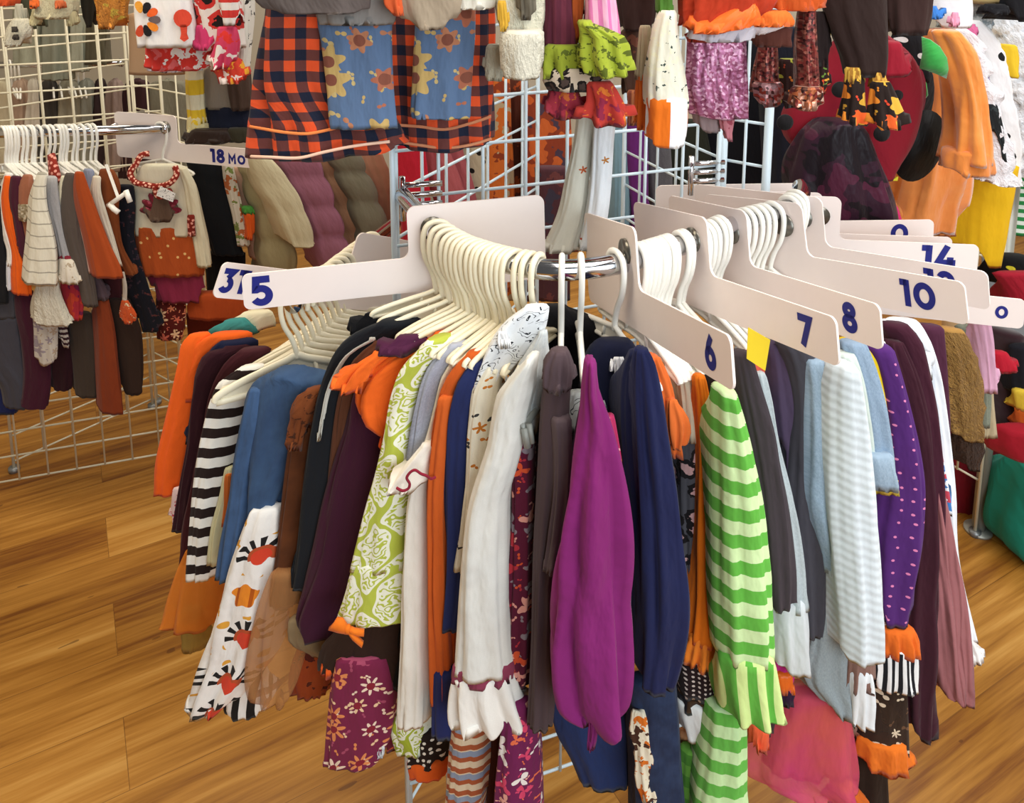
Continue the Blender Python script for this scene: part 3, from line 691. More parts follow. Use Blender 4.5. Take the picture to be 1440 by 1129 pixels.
G('rust_shirt', 'rust orange long-sleeved shirt left of the navy one', 'shirt', .91, [('body', '498,656,680 515,640,678 545,624,660 600,613,644 650,608,638 700,605,636 800,612,644 900,620,642 980,625,640', fab('c9591d')), ('sleeve', '560,618,640 640,608,630 720,604,626 820,605,628 920,607,634 986,609,634', fab('cc5c1f'), dict(d=.9))], az=-.6, bb=.11)
G('navy_long_shirt', 'navy long-sleeved shirt right of the rust one', 'shirt', .902, [('sleeve', '512,662,688 535,646,688 580,634,670 640,630,664 700,628,662 800,632,664 880,624,658', fab('222c5c')), ('hem', '940,612,650 985,612,648 1030,612,642', fab('20285a'))], az=-.55, bb=.11)
G('leaf_print_tee', 'cream top with a sparse orange leaf print behind the white long-sleeved one', 'top', .895, [('body', '518,682,706 545,668,700 600,661,692 660,658,688 740,650,680 800,642,668', fab('ebe4d0', 'print', ('c4772a', '3a3a3a'), .05, r=.22))], az=-.5, bb=.1)
G('lettered_white_tee', 'white top with black scrawled lines across its chest, at the bend of the rail', 'top', .90, [
  ('chest', '432,738,772 448,716,770 470,697,762 500,682,738 525,676,716 545,674,704', fab('eef1f4', 'scribble', ('23262e',), .016), dict(bf=.012, bb=.04)),
  ('price_sticker', '470,700,713 490,704,717', M_TAG, dict(d=.885, bb=.002, bf=.001))], az=-.55)
G('white_long_sleeve_tee', 'white long-sleeved top with a wine-trimmed ruffled cuff', 'top', .862, [
  ('body', '470,758,768 490,745,769 530,722,770 560,716,765 610,715,752 680,712,735', fab('dfe2e0', 'heather', ('b9c2c8',)), dict(d=.89)),
  ('sleeve', '500,745,758 518,728,755 535,714,752 550,704,750 580,697,742 620,690,736 660,677,726 700,665,714 760,655,712 820,650,713 880,646,716 920,642,720 938,640,722', fab('e9e7df', 'melange', ('d9d8d2',), .08), dict(bf=.022)),
  ('cuff_trim', '930,639,722 940,637,724 950,638,723', fab('8d3a52', wr=1.), dict(ruffle=.004, kr=15)),
  ('cuff_ruffle', '944,640,722 965,637,727 990,637,736 1008,642,741 1014,650,738', fab('f1ece4', wr=.5), dict(ruffle=.014, kr=9, n=96, bf=.02))], az=-.4, bb=.06)
G('floral_skirt', 'wine red floral skirt held by a grey clip hanger', 'skirt', .872, [('skirt', '606,716,748 650,719,749 700,722,748 800,717,748 900,713,746 962,712,742', fab('5d1530', 'print', ('d8542e', 'e8a090', '8d7f86', 'b6303c'), .03, n=3, r=.45, dp=.4))], az=-.35, bb=.1)
G('floral_leggings', 'plum leggings with a dense coral and white leaf print at the bottom centre', 'leggings', .862, [('leg', '985,712,748 1020,706,753 1060,702,756 1110,698,758 1180,694,762', fab('701d4e', 'print', ('e8704a', 'f0e6e0', 'd9456a', 'efb0a0'), .026, n=3, r=.46, dp=.45))], az=-.3, bb=.05)
G('brown_striped_leggings', 'leggings with thin brick, sand and grey stripes', 'leggings', .9, [('leg', '1004,640,692 1050,634,694 1100,631,690 1180,630,676', fab('d9c3a4', 'hstripe', ('a5532f', '8a93a6'), .017, duty=.45)), ('far_leg', '1005,690,712 1060,690,710 1120,686,704 1180,680,700', fab('4a2018'))], az=-.4, bb=.05)
bm = bmesh.new(); slab(bm, [P(*q) for q in ((731, 598, .85), (762, 560, .9), (766, 566, .9), (738, 606, .85))], .004); tube(bm, [P(737, 602, .85), P(742, 628, .85)], .0045, 8); tube(bm, [P(744, 596, .85), P(748, 622, .85)], .0035, 8)
o = empty('clip_hanger', P(757, 440, .93), 'grey skirt hanger with clips, holding the wine floral skirt', 'hanger'); link('clip_bar', bm, plain('grey_plastic', '8f9089', .4), o)
bm = bmesh.new(); tube(bm, smooth_path([P(752, 425, .925), P(756, 450, .92), P(762, 520, .9), P(764, 562, .9)], 5), .0028, 8); link('stem', bm, M_HANG, o)
# ------------------------------------------------------------------ the front of the rail
G('taupe_tee', 'dark taupe brown top with a rolled neck, hung edge-on at the front', 'top', .845, [
  ('neck_roll', '497,773,800 510,765,803 530,764,803 546,770,800', fab('55454a'), dict(d=.838, fold=.004)),
  ('body', '525,768,802 560,762,802 600,759,800 640,758,799 700,756,796 760,753,790 820,751,782 900,749,780 960,746,780 1016,743,777', fab('4f3f42')),
  ('sleeve', '590,776,803 640,780,804 700,778,802 760,770,796 800,764,790', fab('594a4e'), dict(d=.832))], az=-.08, bb=.1)
G('magenta_tee', 'magenta tunic with a gathered hem and hanging drawstring', 'tunic', .80, [
  ('body', '506,822,836 540,819,838 575,818,848 620,812,858 680,803,867 740,792,873 800,784,878 860,779,881 920,777,881 965,780,881 985,786,879 998,800,872 1007,814,862', fab('83216b', wr=.6), dict(fold=.011, kf=5, bf=.018, hemfit=False)),
  ('side_panel', '588,850,864 640,855,872 690,864,877 720,870,878', fab('b5305e', 'print', ('e0702e', 'e8a0a0'), .04), dict(d=.815)),
  ('drawstring', '1000,829,843 1025,828,840 1052,826,835', fab('7b1f64'), dict(bb=.005, bf=.004, d=.785, hemfit=False))], az=.02, bb=.05)
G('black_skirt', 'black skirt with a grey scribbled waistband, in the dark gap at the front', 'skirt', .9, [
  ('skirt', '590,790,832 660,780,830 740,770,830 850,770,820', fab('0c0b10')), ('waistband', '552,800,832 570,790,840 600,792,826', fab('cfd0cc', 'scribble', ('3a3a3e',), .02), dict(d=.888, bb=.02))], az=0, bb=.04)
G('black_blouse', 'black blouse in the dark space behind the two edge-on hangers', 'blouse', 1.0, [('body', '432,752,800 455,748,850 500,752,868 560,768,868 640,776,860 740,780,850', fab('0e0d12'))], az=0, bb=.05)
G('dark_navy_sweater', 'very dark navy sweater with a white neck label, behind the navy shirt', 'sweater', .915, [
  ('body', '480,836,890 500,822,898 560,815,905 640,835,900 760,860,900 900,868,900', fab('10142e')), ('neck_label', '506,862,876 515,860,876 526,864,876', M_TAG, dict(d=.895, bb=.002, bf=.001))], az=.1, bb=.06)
G('navy_front_shirt', 'navy blue long-sleeved shirt left of the size six divider', 'shirt', .822, [
  ('body', '500,884,908 530,874,912 600,872,916 700,878,920 800,882,925 900,886,920', fab('141a3c'), dict(d=.845)),
  ('sleeve', '496,894,912 512,892,920 560,890,931 620,892,940 680,896,949 760,900,957 840,900,962 900,898,958 940,898,950 960,906,940', fab('1a2049'), dict(fold=.005))], az=.18, bb=.1)
G('torn_jeans', 'dark jeans with a torn strip showing orange spotted cloth', 'jeans', .86, [
  ('leg', '950,884,948 1000,885,952 1060,888,956 1120,892,962 1190,895,966', fab('1b2540', 'melange', ('2d3c5c',), .03)),
  ('torn_strip', '1000,887,906 1020,885,913 1050,890,917 1085,894,920 1115,900,921 1135,908,920', fab('e9ddc4', 'blotch', ('d9701e', '4a2a1c'), .02, th=.55), dict(d=.845, bb=.006, bf=.006, fuzz=.004))], az=.15, bb=.06)
G('navy_pants', 'plain navy pants leg low in the middle, behind the magenta tunic', 'pants', .9, [('leg', '940,790,884 980,776,886 1020,780,888 1060,800,888 1092,813,884', fab('20305c'))], az=.05, bb=.05)
# ------------------------------------------------------------------ right arm
B1 = dict(az=.35, bb=.11)
G('orange_flutter_tee', 'orange top with a flutter sleeve behind the navy shirt', 'top', .865, [
  ('body', '506,912,928 530,916,938 560,922,946 600,932,952 640,940,956', fab('d9662a')), ('flutter_sleeve', '566,938,952 585,936,962 605,937,964 622,941,960 630,944,954', fab('e06d2e'), dict(ruffle=.004, kr=6, d=.855))], **B1)
G('tan_tee', 'tan top folded under the size six divider', 'top', .905, [('body', '512,926,952 540,938,970 570,944,978 605,948,976', fab('ab9272'))], **B1)
G('leopard_dress', 'cream topped dress with grey and pink leopard sleeves', 'dress', .885, [
  ('shoulder', '524,954,976 550,958,982 585,960,985 615,956,986', fab('ece6cc')),
  ('sleeve', '606,957,986 640,956,986 700,955,984 780,957,982 860,960,980 905,962,978', fab('5a5a62', 'leopard', ('1f1c20', 'e0b3b3'), .028))], **B1)
G('orange_tunic', 'orange tunic with a frilled hem over dotted, black and white bands', 'tunic', .868, [
  ('body', '532,976,992 580,980,1000 650,981,1005 700,980,1008 780,977,1009 850,973,1011 898,967,1012', fab('e87613')),
  ('frill', '892,967,1011 908,961,1013 926,957,1012', fab('f08428', wr=1.), dict(ruffle=.006, kr=13, n=72)),
  ('dotted_band', '918,957,1014 945,954,1020 970,952,1021', fab('241518', 'dots', ('d6c8c0',), .0062, r=.24), dict(d=.872)),
  ('satin_band', '962,952,1022 975,951,1026 988,951,1030', fab('1c181b', rough=.25, spec=.6, wr=.8), dict(d=.874)),
  ('white_band', '980,951,1030 1000,952,1034 1020,958,1034 1032,966,1022', fab('e9ebea', rough=.6), dict(d=.872))], az=.3, bb=.07)
G('peach_pants_cuff', 'small peach and orange cuff under the white band', 'pants', .89, [('cuff', '1028,954,984 1045,953,985 1057,958,982', fab('e39a6a', 'blotch', ('d9552a',), .02))], az=.3, bb=.04)
G('green_striped_tunic', 'green and pale lime striped tunic with a ruffled hem', 'tunic', .832, [
  ('body', '545,1002,1028 570,1001,1036 620,1002,1050 680,1005,1062 740,1005,1070 800,1005,1076 870,1006,1080 916,1008,1082', fab('66b845', 'hstripe', ('d8f2b4',), .0335), dict(bf=.024, fold=.004)),
  ('hem_ruffle', '910,1008,1082 935,1006,1086 965,1008,1090 988,1014,1090 995,1028,1082', fab('66b845', 'vstripe', ('d8ee9a',), .021), dict(ruffle=.007, kr=8, n=72, bf=.028))], az=.3, bb=.08)
G('green_striped_leggings', 'green striped leggings below the green tunic', 'leggings', .85, [
  ('leg', '985,992,1046 1030,988,1048 1070,984,1048 1110,979,1047 1180,972,1056', fab('66b84a', 'hstripe', ('cdeeb0',), .0335)),
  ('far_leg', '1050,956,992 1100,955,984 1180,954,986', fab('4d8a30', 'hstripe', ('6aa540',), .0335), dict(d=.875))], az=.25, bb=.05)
G('dark_taupe_shirt', 'dark taupe sleeve right of the green striped tunic', 'shirt', .872, [('sleeve', '500,1034,1056 540,1040,1068 600,1050,1086 660,1060,1096 720,1066,1105 800,1074,1110 838,1078,1110 852,1082,1104', fab('42393f'))], az=.42, bb=.11)
G('coral_sweater', 'coral red sweater shoulder under the yellow tag', 'sweater', .9, [('shoulder', '500,1042,1062 515,1046,1072 545,1054,1074 580,1060,1074', fab('cf5a44', wr=.6))], az=.42, bb=.08)
card('price_tag', [(1052, 460, .85), (1083, 478, .85), (1076, 521, .85), (1050, 504, .85)], plain('yellow_card', 'f0d022', .6), None, .0012, 'yellow paper tag tucked between the six and seven dividers', 'tag')
G('pale_grey_shirt', 'pale grey long shirt with a straight white hem', 'shirt', .888, [('sleeve', '528,1058,1076 560,1060,1083 620,1064,1092 700,1072,1112 780,1082,1124 850,1080,1130', fab('bfc9cc', 'heather', ('99a3a8',))), ('hem', '840,1082,1128 880,1080,1132 920,1084,1134 938,1104,1132', fab('d5d9dc'), dict(d=.886))], az=.42, bb=.11)
G('purple_grey_shirt', 'muted purple shirt under the size seven divider', 'shirt', .925, [('shoulder', '486,1078,1112 515,1080,1122 560,1084,1130 620,1090,1134 680,1098,1132', fab('4d3f58'))], az=.45, bb=.1)
G('charcoal_shirt', 'charcoal long-sleeved shirt left of the pale blue one', 'shirt', .912, [('sleeve', '480,1092,1138 510,1104,1150 570,1114,1154 640,1110,1154 720,1106,1156 800,1112,1160 870,1122,1160 890,1128,1155', fab('45434b'))], az=.45, bb=.11)
G('pale_blue_heather_shirt', 'pale blue heather shirt with a loose open side', 'shirt', .9, [
  ('sleeve', '508,1130,1166 550,1133,1178 600,1134,1184 650,1133,1190 700,1131,1196 740,1138,1200 775,1148,1200 800,1152,1192', fab('a9bfd2', 'heather', ('7d93aa',))),
  ('body', '760,1152,1200 830,1148,1200 900,1138,1196 950,1128,1196 980,1150,1196 1005,1176,1192', fab('9fa9ad', 'heather', ('7c868a',)), dict(d=.91, bf=.012))], az=.48, bb=.1)
G('white_quilted_tee', 'white quilted long-sleeved top, the palest on the right arm', 'top', .884, [('sleeve', '512,1165,1196 540,1161,1204 600,1160,1214 660,1160,1220 720,1163,1225 790,1168,1229 860,1174,1232 902,1176,1231 918,1180,1216', fab('dde5ea', quilt=.012, wr=.22), dict(bf=.022))], az=.5, bb=.1)
G('brown_ruffle_pants', 'taupe and white ruffled pants under the quilted top', 'pants', .91, [('ruffle', '905,1182,1224 940,1180,1222 962,1184,1215', fab('8a675c'), dict(ruffle=.005)), ('white_ruffle', '942,1190,1222 980,1189,1222 1005,1190,1218 1016,1198,1212', fab('eceef0'), dict(ruffle=.006, kr=9, d=.905))], az=.45, bb=.05)
G('pale_mint_shirt', 'very pale mint shirt under the corner of the size seven divider', 'shirt', .93, [('shoulder', '500,1176,1202 530,1186,1212 580,1196,1220 650,1204,1226', fab('d3ddd4'))], az=.5, bb=.1)
G('denim_blue_jacket', 'pale denim jacket with a turned-up cuff', 'jacket', .935, [
  ('sleeve', '484,1184,1214 515,1194,1226 560,1201,1238 600,1206,1244 645,1212,1250', fab('9db1c6', 'heather', ('7289a2',))),
  ('cuff', '638,1211,1250 660,1212,1254 684,1219,1256', fab('a9bccd', 'heather', ('7f94aa',)), dict(d=.925)),
  ('lining', '672,1218,1257 690,1224,1256', fab('e3c52e'), dict(d=.93))], az=.52, bb=.1)
G('yellow_shirt', 'yellow shirt edge between the denim jacket and the dotted purple one', 'shirt', .95, [('shoulder', '482,1182,1212 508,1202,1230 550,1216,1244 600,1224,1248 650,1230,1250', fab('ecc81e'))], az=.52, bb=.1)
G('dotted_purple_dress', 'purple dress with pink dots above black and white ruffles', 'dress', .955, [
  ('sleeve', '486,1212,1246 525,1224,1258 580,1234,1272 630,1238,1283 680,1236,1290 740,1226,1290 800,1224,1280 868,1230,1264', fab('52256f', 'dots', ('e584b5',), .0175, r=.1, rand=.35), dict(bf=.022)),
  ('striped_cuff', '860,1230,1266 880,1228,1266 896,1228,1264', fab('1d2238', 'hstripe', ('f0eff0',), .0125)),
  ('orange_frill', '878,1224,1278 895,1221,1284 912,1223,1282', fab('e36a1e', wr=1.), dict(ruffle=.005, kr=13, n=72, d=.95)),
  ('striped_ruffle', '904,1221,1281 930,1216,1285 950,1219,1281 960,1226,1276', fab('17181f', 'vstripe', ('f2f2f2',), .0088), dict(ruffle=.005, kr=11, n=72, d=.952)),
  ('brown_layer', '950,1224,1270 1000,1213,1268 1050,1206,1268', fab('33231a', 'print', ('e6d3b8', '6a4a34'), .05, r=.2, n=6, tul=.1), dict(d=.957)),
  ('orange_hem', '1038,1208,1268 1055,1206,1272 1076,1222,1270', fab('e5731f', wr=1.), dict(ruffle=.006, kr=9, d=.952))], az=.5, bb=.07)
G('dark_brown_leggings', 'dark brown leggings with an orange ruffled hem at the bottom right', 'leggings', .975, [('leg', '990,1188,1232 1050,1192,1240 1120,1190,1240 1190,1188,1244', fab('2a1a11')), ('orange_ruffle', '1092,1168,1192 1115,1172,1212 1140,1176,1216', fab('dd6a24', wr=1.), dict(ruffle=.006, d=.962))], az=.45, bb=.05)
G('pink_tulle_skirt', 'sheer hot pink and coral tulle skirt near the floor on the right', 'skirt', .94, [
  ('outer_layer', '960,1098,1180 1000,1070,1190 1050,1050,1198 1080,1046,1202 1100,1090,1200 1112,1140,1194', fab('d8447e', 'melange', ('e86a5a',), .1, tul=.42), dict(ruffle=.012, kr=6, bf=.03)),
  ('inner_layer', '970,1110,1180 1030,1090,1190 1080,1080,1188', fab('e0557a', 'melange', ('f07a4a',), .08, tul=.1), dict(d=.96, ruffle=.006))], az=.35, bb=.05)
G('purple_orange_pants', 'purple pants leg with a satin orange band and coral fringe', 'pants', .9, [
  ('leg', '925,1082,1116 950,1080,1112 962,1084,1110', fab('c42a80')), ('satin_band', '945,1080,1112 968,1082,1112', fab('e8691f', rough=.3), dict(d=.893)), ('hem', '964,1078,1114 984,1082,1112', fab('2a1030'), dict(d=.896)),
  ('brown_cuff', '985,1044,1092 1010,1052,1086 1024,1056,1082', fab('3a2a2c'), dict(d=.885)), ('coral_fringe', '1015,1050,1080 1035,1052,1076 1052,1062,1074', fab('f0623a', wr=1.), dict(d=.87, ruffle=.006))], az=.35, bb=.03)
G('striped_collar_shirt', 'black and white striped shirt edge under the size eight divider', 'shirt', .965, [('shoulder', '484,1232,1244 510,1242,1252 545,1252,1262', fab('17161a', 'hstripe', ('f2f2f2',), .016))], az=.55, bb=.09)
G('maroon_long_dress', 'long dark maroon dress right of the dotted purple one', 'dress', .972, [
  ('sleeve', '484,1246,1268 530,1254,1286 600,1268,1302 680,1282,1310 780,1278,1312 860,1270,1310 940,1268,1308 1000,1270,1306 1036,1288,1304', fab('3b1423'), dict(fold=.005)),
  ('body', '458,1240,1276 480,1252,1292 530,1270,1304 600,1284,1316 700,1296,1322 800,1300,1322 900,1302,1318', fab('43182a'), dict(d=.99))], az=.55, bb=.09)
G('white_print_jacket', 'white jacket with blue, green and red print on its front edge', 'jacket', 1.03, [
  ('sleeve', '452,1246,1288 475,1264,1302 520,1288,1316 580,1300,1326 640,1308,1334 700,1316,1340 780,1328,1346 900,1345,1366', fab('eef1f6')),
  ('printed_edge', '520,1290,1304 560,1293,1310 620,1300,1318 680,1308,1328 720,1318,1332', fab('f0f2f6', 'blotch', ('3f7fc4', 'c9485a', '3fa05a'), .03, th=.5), dict(d=1.015, bb=.02))], az=.6, bb=.09)
G('grey_white_shirt', 'thin white and grey shirt edge behind the size eight divider', 'shirt', 1.0, [('shoulder', '455,1238,1262 470,1250,1282 500,1268,1298 530,1284,1300', fab('dfe2e8'))], az=.6, bb=.08)
G('dusty_pink_dress', 'dusty pink corduroy dress flaring out at the right end of the rail', 'dress', .99, [('body', '640,1302,1316 700,1306,1326 760,1308,1336 830,1308,1348 900,1309,1355 950,1311,1360 975,1325,1361 988,1346,1360', fab('a5686b', rib=.006), dict(fold=.006)), ('lining', '895,1354,1364 915,1356,1374 930,1360,1370', fab('ece8e4'), dict(d=1.0))], az=.6, bb=.07)
G('mauve_long_shirt', 'mauve maroon sleeve behind the white printed jacket', 'shirt', 1.14, [('sleeve', '460,1284,1322 500,1296,1326 560,1302,1328 640,1312,1332 700,1322,1334', fab('4c2138'))], az=.7, bb=.1)
G('brown_plush_costume', 'tan plush animal costume with a dark paw at its sleeve end', 'costume', 1.2, [
  ('sleeve', '464,1320,1348 490,1324,1362 530,1326,1372 570,1330,1377 605,1338,1376 616,1346,1374', fab('a3783c', 'melange', ('b98d4c',), .03, fur=70., wr=.9), dict(fuzz=.004)),
  ('paw', '606,1346,1374 630,1346,1374 650,1352,1371 660,1358,1368', fab('4a3020', fur=80., wr=.9), dict(fuzz=.002))], az=.7, bb=.1)
G('grey_plush_tee', 'grey green fleece edge right of the tan plush costume', 'top', 1.3, [('sleeve', '460,1346,1376 500,1366,1384 560,1372,1388 600,1374,1388', fab('8a8f7e', 'heather', ('6b7064',)))], az=.7, bb=.08)
G('pale_pink_tee', 'pale pink top under the divider ending in nought', 'top', 1.28, [('sleeve', '446,1366,1388 480,1374,1394 520,1382,1397 552,1384,1396', fab('dcaac4'))], az=.7, bb=.07)
G('beige_tee', 'beige top hanging just above the round grey post', 'top', 1.34, [('sleeve', '540,1374,1392 580,1376,1394 614,1377,1394', fab('b8a888'))], az=.7, bb=.06)
# ================================================================== clothes on the left rail
D1 = dict(az=.75, bb=.09)
GL_ = lambda *a, **k: G(*a, **{**D1, **k})
GL_('black_shirt', 'black shirt cut by the left edge of the photo', 'shirt', 1.98, [('sleeve', '262,-30,2 320,-30,6 380,-30,10 425,-30,12', fab('17181b'))])
GL_('slate_shirt', 'slate grey shirt low at the left edge', 'shirt', 2.0, [('body', '395,-30,14 420,-30,22 446,-30,24', fab('4b4a50'))])
GL_('white_raglan', 'white top with a curved sleeve, first on the left rail', 'top', 1.97, [('sleeve', '245,6,18 270,1,13 300,0,10 330,4,16 352,10,23 374,10,22', fab('efece4')), ('hem', '370,9,16 400,9,16 408,10,15', fab('dcdde2'))])
GL_('orange_long_shirt', 'orange long shirt behind the plum one on the left rail', 'shirt', 1.96, [('sleeve', '250,6,16 280,3,15 310,6,18 340,14,24 360,18,32 390,18,42 413,20,44', fab('ee6416'))])
GL_('plum_shirt', 'plum shirt right of the orange one on the left rail', 'shirt', 1.955, [('sleeve', '250,15,31 280,12,30 310,20,32 340,24,38 375,34,42', fab('4a1a2c'))])
GL_('satin_blouse', 'brown and peach satin blouse with a sequined band', 'blouse', 1.95, [('body', '248,32,46 262,25,47 290,24,46', fab('a0644a', rough=.4, wr=.7)), ('sequin_band', '288,25,46 310,28,46', fab('c9b89a', 'sequin', ('8a7a5c', 'efe6d0'), .004), dict(d=1.945)), ('hem', '308,30,46 340,36,48 362,38,50', fab('96583e'))])
GL_('cream_striped_tee', 'cream top with thin grey stripes, flaring at the hem', 'top', 1.90, [('body', '245,52,66 262,47,64 290,45,66 320,43,74 350,40,80 380,37,81 399,35,81', fab('e9e4d2', 'hstripe', ('a9a496',), .031, duty=.1))], bb=.08)
GL_('grey_ruffle_tee', 'grey top with a cream ruffled cuff trimmed in wine', 'top', 1.925, [('sleeve', '250,64,80 272,63,82 300,67,86 330,76,90 362,82,98', fab('b9b7b8', 'heather', ('98979a',))), ('trim', '360,82,104 368,82,106', fab('8a2a38')), ('cuff', '366,82,104 385,80,112 397,86,106', fab('e7dfcf', 'blotch', ('b9a890',), .02), dict(ruffle=.006, d=1.915))])
card('patterned_scarf_end', [(68, 218, 1.99), (76, 215, 1.99), (86, 252, 1.96), (80, 258, 1.96), (70, 250, 1.97)], fab('8d2a1e', 'dots', ('e8a090',), .012, r=.3, rand=.7), None, .008, 'red dotted scarf end hanging between hangers of the left rail', 'scarf', .004, True)
GL_('cream_long_sleeve', 'thin cream sleeve left of the taupe shirt on the left rail', 'shirt', 1.925, [('sleeve', '250,86,98 275,83,95 305,84,96 335,90,100 358,96,106', fab('e6e0c8'))])
GL_('taupe_shirt', 'taupe grey shirt left of the rust dress', 'shirt', 1.915, [('sleeve', '246,92,106 265,88,108 300,87,112 340,94,116 380,106,128 410,114,134 430,118,136', fab('5a504a'))])
GL_('rust_dress', 'rust orange flared dress, widest on the left rail', 'dress', 1.88, [('body', '244,106,118 262,105,124 300,112,138 340,122,154 370,128,168 389,132,173', fab('a8481c', wr=.25), dict(fold=.003))], bb=.08)
GL_('pale_pink_sleeve_shirt', 'pale pink sleeve edge behind the rust dress', 'shirt', 1.905, [('sleeve', '258,103,112 300,108,118 350,120,128 384,126,134', fab('d8b3a8'))])
GL_('lavender_tee', 'small lavender grey top behind the cream cardigan', 'top', 1.93, [('shoulder', '240,118,132 258,120,134 276,124,136', fab('8d93a8'))])
GL_('cream_cardigan', 'cream cardigan edge right of the rust dress', 'cardigan', 1.91, [('sleeve', '250,131,142 270,129,142 300,133,150 340,148,162 373,164,172', fab('dcd5c2'))])
GL_('rust_brown_shirt', 'rust brown shirt under the bare hanger on the left rail', 'shirt', 1.93, [('body', '240,140,160 260,138,168 300,142,166 345,160,172 378,172,189 386,176,186', fab('7d3f1b'))])
GL_('navy_dotted_dress', 'very dark navy dress with faint dots', 'dress', 1.96, [('body', '262,166,188 290,164,190 340,166,190 400,176,208 440,188,222 464,198,218', fab('12141f', 'print', ('3a2a34', '5a3030'), .05, r=.16))])
cb = empty('clip_hanger', P(152, 235, 1.93), 'bare white clip hanger slanting down beside the turkey dress', 'hanger', None)
card('arm', [(148, 232, 1.93), (151, 231, 1.93), (168, 278, 1.88), (165, 279, 1.88)], M_HANG, cb, .005)
bm = bmesh.new(); tube(bm, [P(152, 289, 1.89), P(165, 280, 1.88), P(179, 270, 1.87)], .0055, 8); tube(bm, [P(154, 287, 1.885), P(160, 294, 1.88), P(167, 299, 1.88)], .0065, 8); tube(bm, [P(177, 268, 1.87), P(180, 276, 1.865), P(183, 284, 1.865)], .0065, 8)
link('clip_bar', bm, M_HANG, cb)
GL_('grey_pants', 'slate grey trousers at the left edge below the black shirt', 'pants', 2.0, [('leg', '446,-30,25 500,-30,32 540,0,36 572,8,38', fab('42414a'))])
GL_('blue_pants', 'royal blue trouser leg in the lower left corner of the rail', 'pants', 2.05, [('leg', '500,-30,8 540,-20,16 566,-20,26 579,-20,24', fab('1b2556'))])
GL_('plum_pants', 'long plum trousers under the orange shirt on the left rail', 'pants', 1.98, [('leg', '408,20,46 440,22,52 480,30,68 530,34,72 566,30,66 572,34,60', fab('3f1227'))])
GL_('white_tutu', 'fluffy white tulle tutu under the cream striped top', 'skirt', 1.92, [('skirt', '396,52,82 415,48,86 435,48,94 448,48,100 456,56,90', fab('ded8c6', fur=40.), dict(ruffle=.005))])
GL_('red_magenta_tutu', 'red and magenta tulle tutu beside the white one', 'skirt', 1.945, [('skirt', '388,84,118 405,86,120 425,90,119 448,95,112', fab('b52f3c', 'blotch', ('7a1f4a', 'c9452e'), .05), dict(ruffle=.005))])
GL_('pale_floral_leggings', 'pale leggings with a grey floral print below the white tutu', 'leggings', 1.95, [('leg', '448,46,80 480,50,80 500,52,79 512,55,62', fab('c9c2b8', 'print', ('9a8f98', 'b5a08a'), .035))])
GL_('dark_plum_leggings', 'dark plum leggings between the floral and the taupe ones', 'leggings', 1.985, [('leg', '460,74,104 500,68,104 540,72,100 546,76,94', fab('2c0d18'))])
GL_('striped_sock_legging', 'small white and dark striped legging end', 'leggings', 1.96, [('leg', '455,80,92 470,82,95 488,88,96', fab('cfc6bc', 'hstripe', ('40242a',), .014))])
GL_('taupe_pants', 'long taupe trousers right of the dark plum leggings', 'pants', 1.965, [('leg', '440,98,128 480,100,134 520,105,137 556,108,139', fab('40362f'))])
GL_('grey_purple_shirt', 'dusky purple shirt hem under the rust dress', 'shirt', 1.93, [('hem', '386,118,140 405,128,150 420,132,150', fab('5a4a52'))])
GL_('wine_tee', 'wine coloured top hem behind the tassel', 'top', 1.96, [('hem', '385,140,172 405,146,172 425,146,168', fab('431a20'))])
GL_('rust_pants', 'long rust brown trousers, longest on the left rail', 'pants', 1.93, [('leg', '412,133,150 460,136,160 510,138,166 550,140,170 579,142,172', fab('84381a'))])
GL_('dark_brown_pants', 'dark brown trousers right of the rust ones', 'pants', 1.95, [('leg', '420,148,182 460,154,196 510,164,200 540,170,200 552,174,192', fab('33231c'))])
GL_('pom_pom_tie', 'cream cord tie ending in an orange pom-pom', 'tie', 1.90, [('cord', '384,171,175 400,173,178 425,173,178', fab('cfc4b4'), dict(bb=.006)), ('pom_pom', '424,171,180 434,169,188 446,170,189 454,174,184', fab('d95a28', 'blotch', ('e9cfa8',), .015, fur=90.), dict(fuzz=.004, bb=.02))])
# turkey dress at the tip of the rail
r_ = G('turkey_dress', 'cream turkey dress with orange tutu and red scarf at the tip of the left rail', 'dress', 1.98, [
  ('bodice', '232,200,255 244,192,266 262,188,274 290,190,276 320,190,274 330,192,270', fab('ddd6bd', wr=.3), dict(bf=.02, bb=.04)),
  ('sleeve', '238,250,264 262,258,276 300,264,284 340,272,292 374,278,297', fab('d9d1b4'), dict(d=1.97, bb=.05)),
  ('cuff', '304,264,274 318,265,274 332,266,274', fab('7d2418', 'dots', ('e8a090',), .011, r=.3, rand=.7), dict(d=1.955, bb=.015)),
  ('tutu', '318,190,272 340,190,280 365,193,285 386,198,286', fab('b04f1f', 'dots', ('e9c07a',), .035, r=.1, rand=1.), dict(ruffle=.006, bb=.06)),
  ('tutu_layer', '380,204,284 400,212,285 422,222,278', fab('8d2a48', tul=.1), dict(ruffle=.007, d=1.99, bb=.05)),
  ('leggings', '405,220,262 440,220,262 474,222,258', fab('5a1712', 'print', ('e8906a', 'f0c9a0', 'd9705a'), .033), dict(d=2.0, bb=.05)),
  ('turkey_body', '270,214,238 290,208,244 312,214,238', fab('5f4a3c'), dict(d=1.955, bb=.008, bf=.006))], az=.3)
bm = bmesh.new()
for k in range(7):
    a = PI*(.02+.96*k/6); c0 = P(226, 297, 1.953); 
    pts = []
    for j in range(10):
        t = 2*PI*j/10; q = Vector((math.cos(a)*(.034+.019*math.cos(t)) - math.sin(a)*.0085*math.sin(t), 0, math.sin(a)*(.034+.019*math.cos(t)) + math.cos(a)*.0085*math.sin(t)))
        pts.append(c0+q)
    slab(bm, pts, .003)
link('turkey_tail', bm, fab('7a1f30', 'blotch', ('a04a5a',), .02), r_)
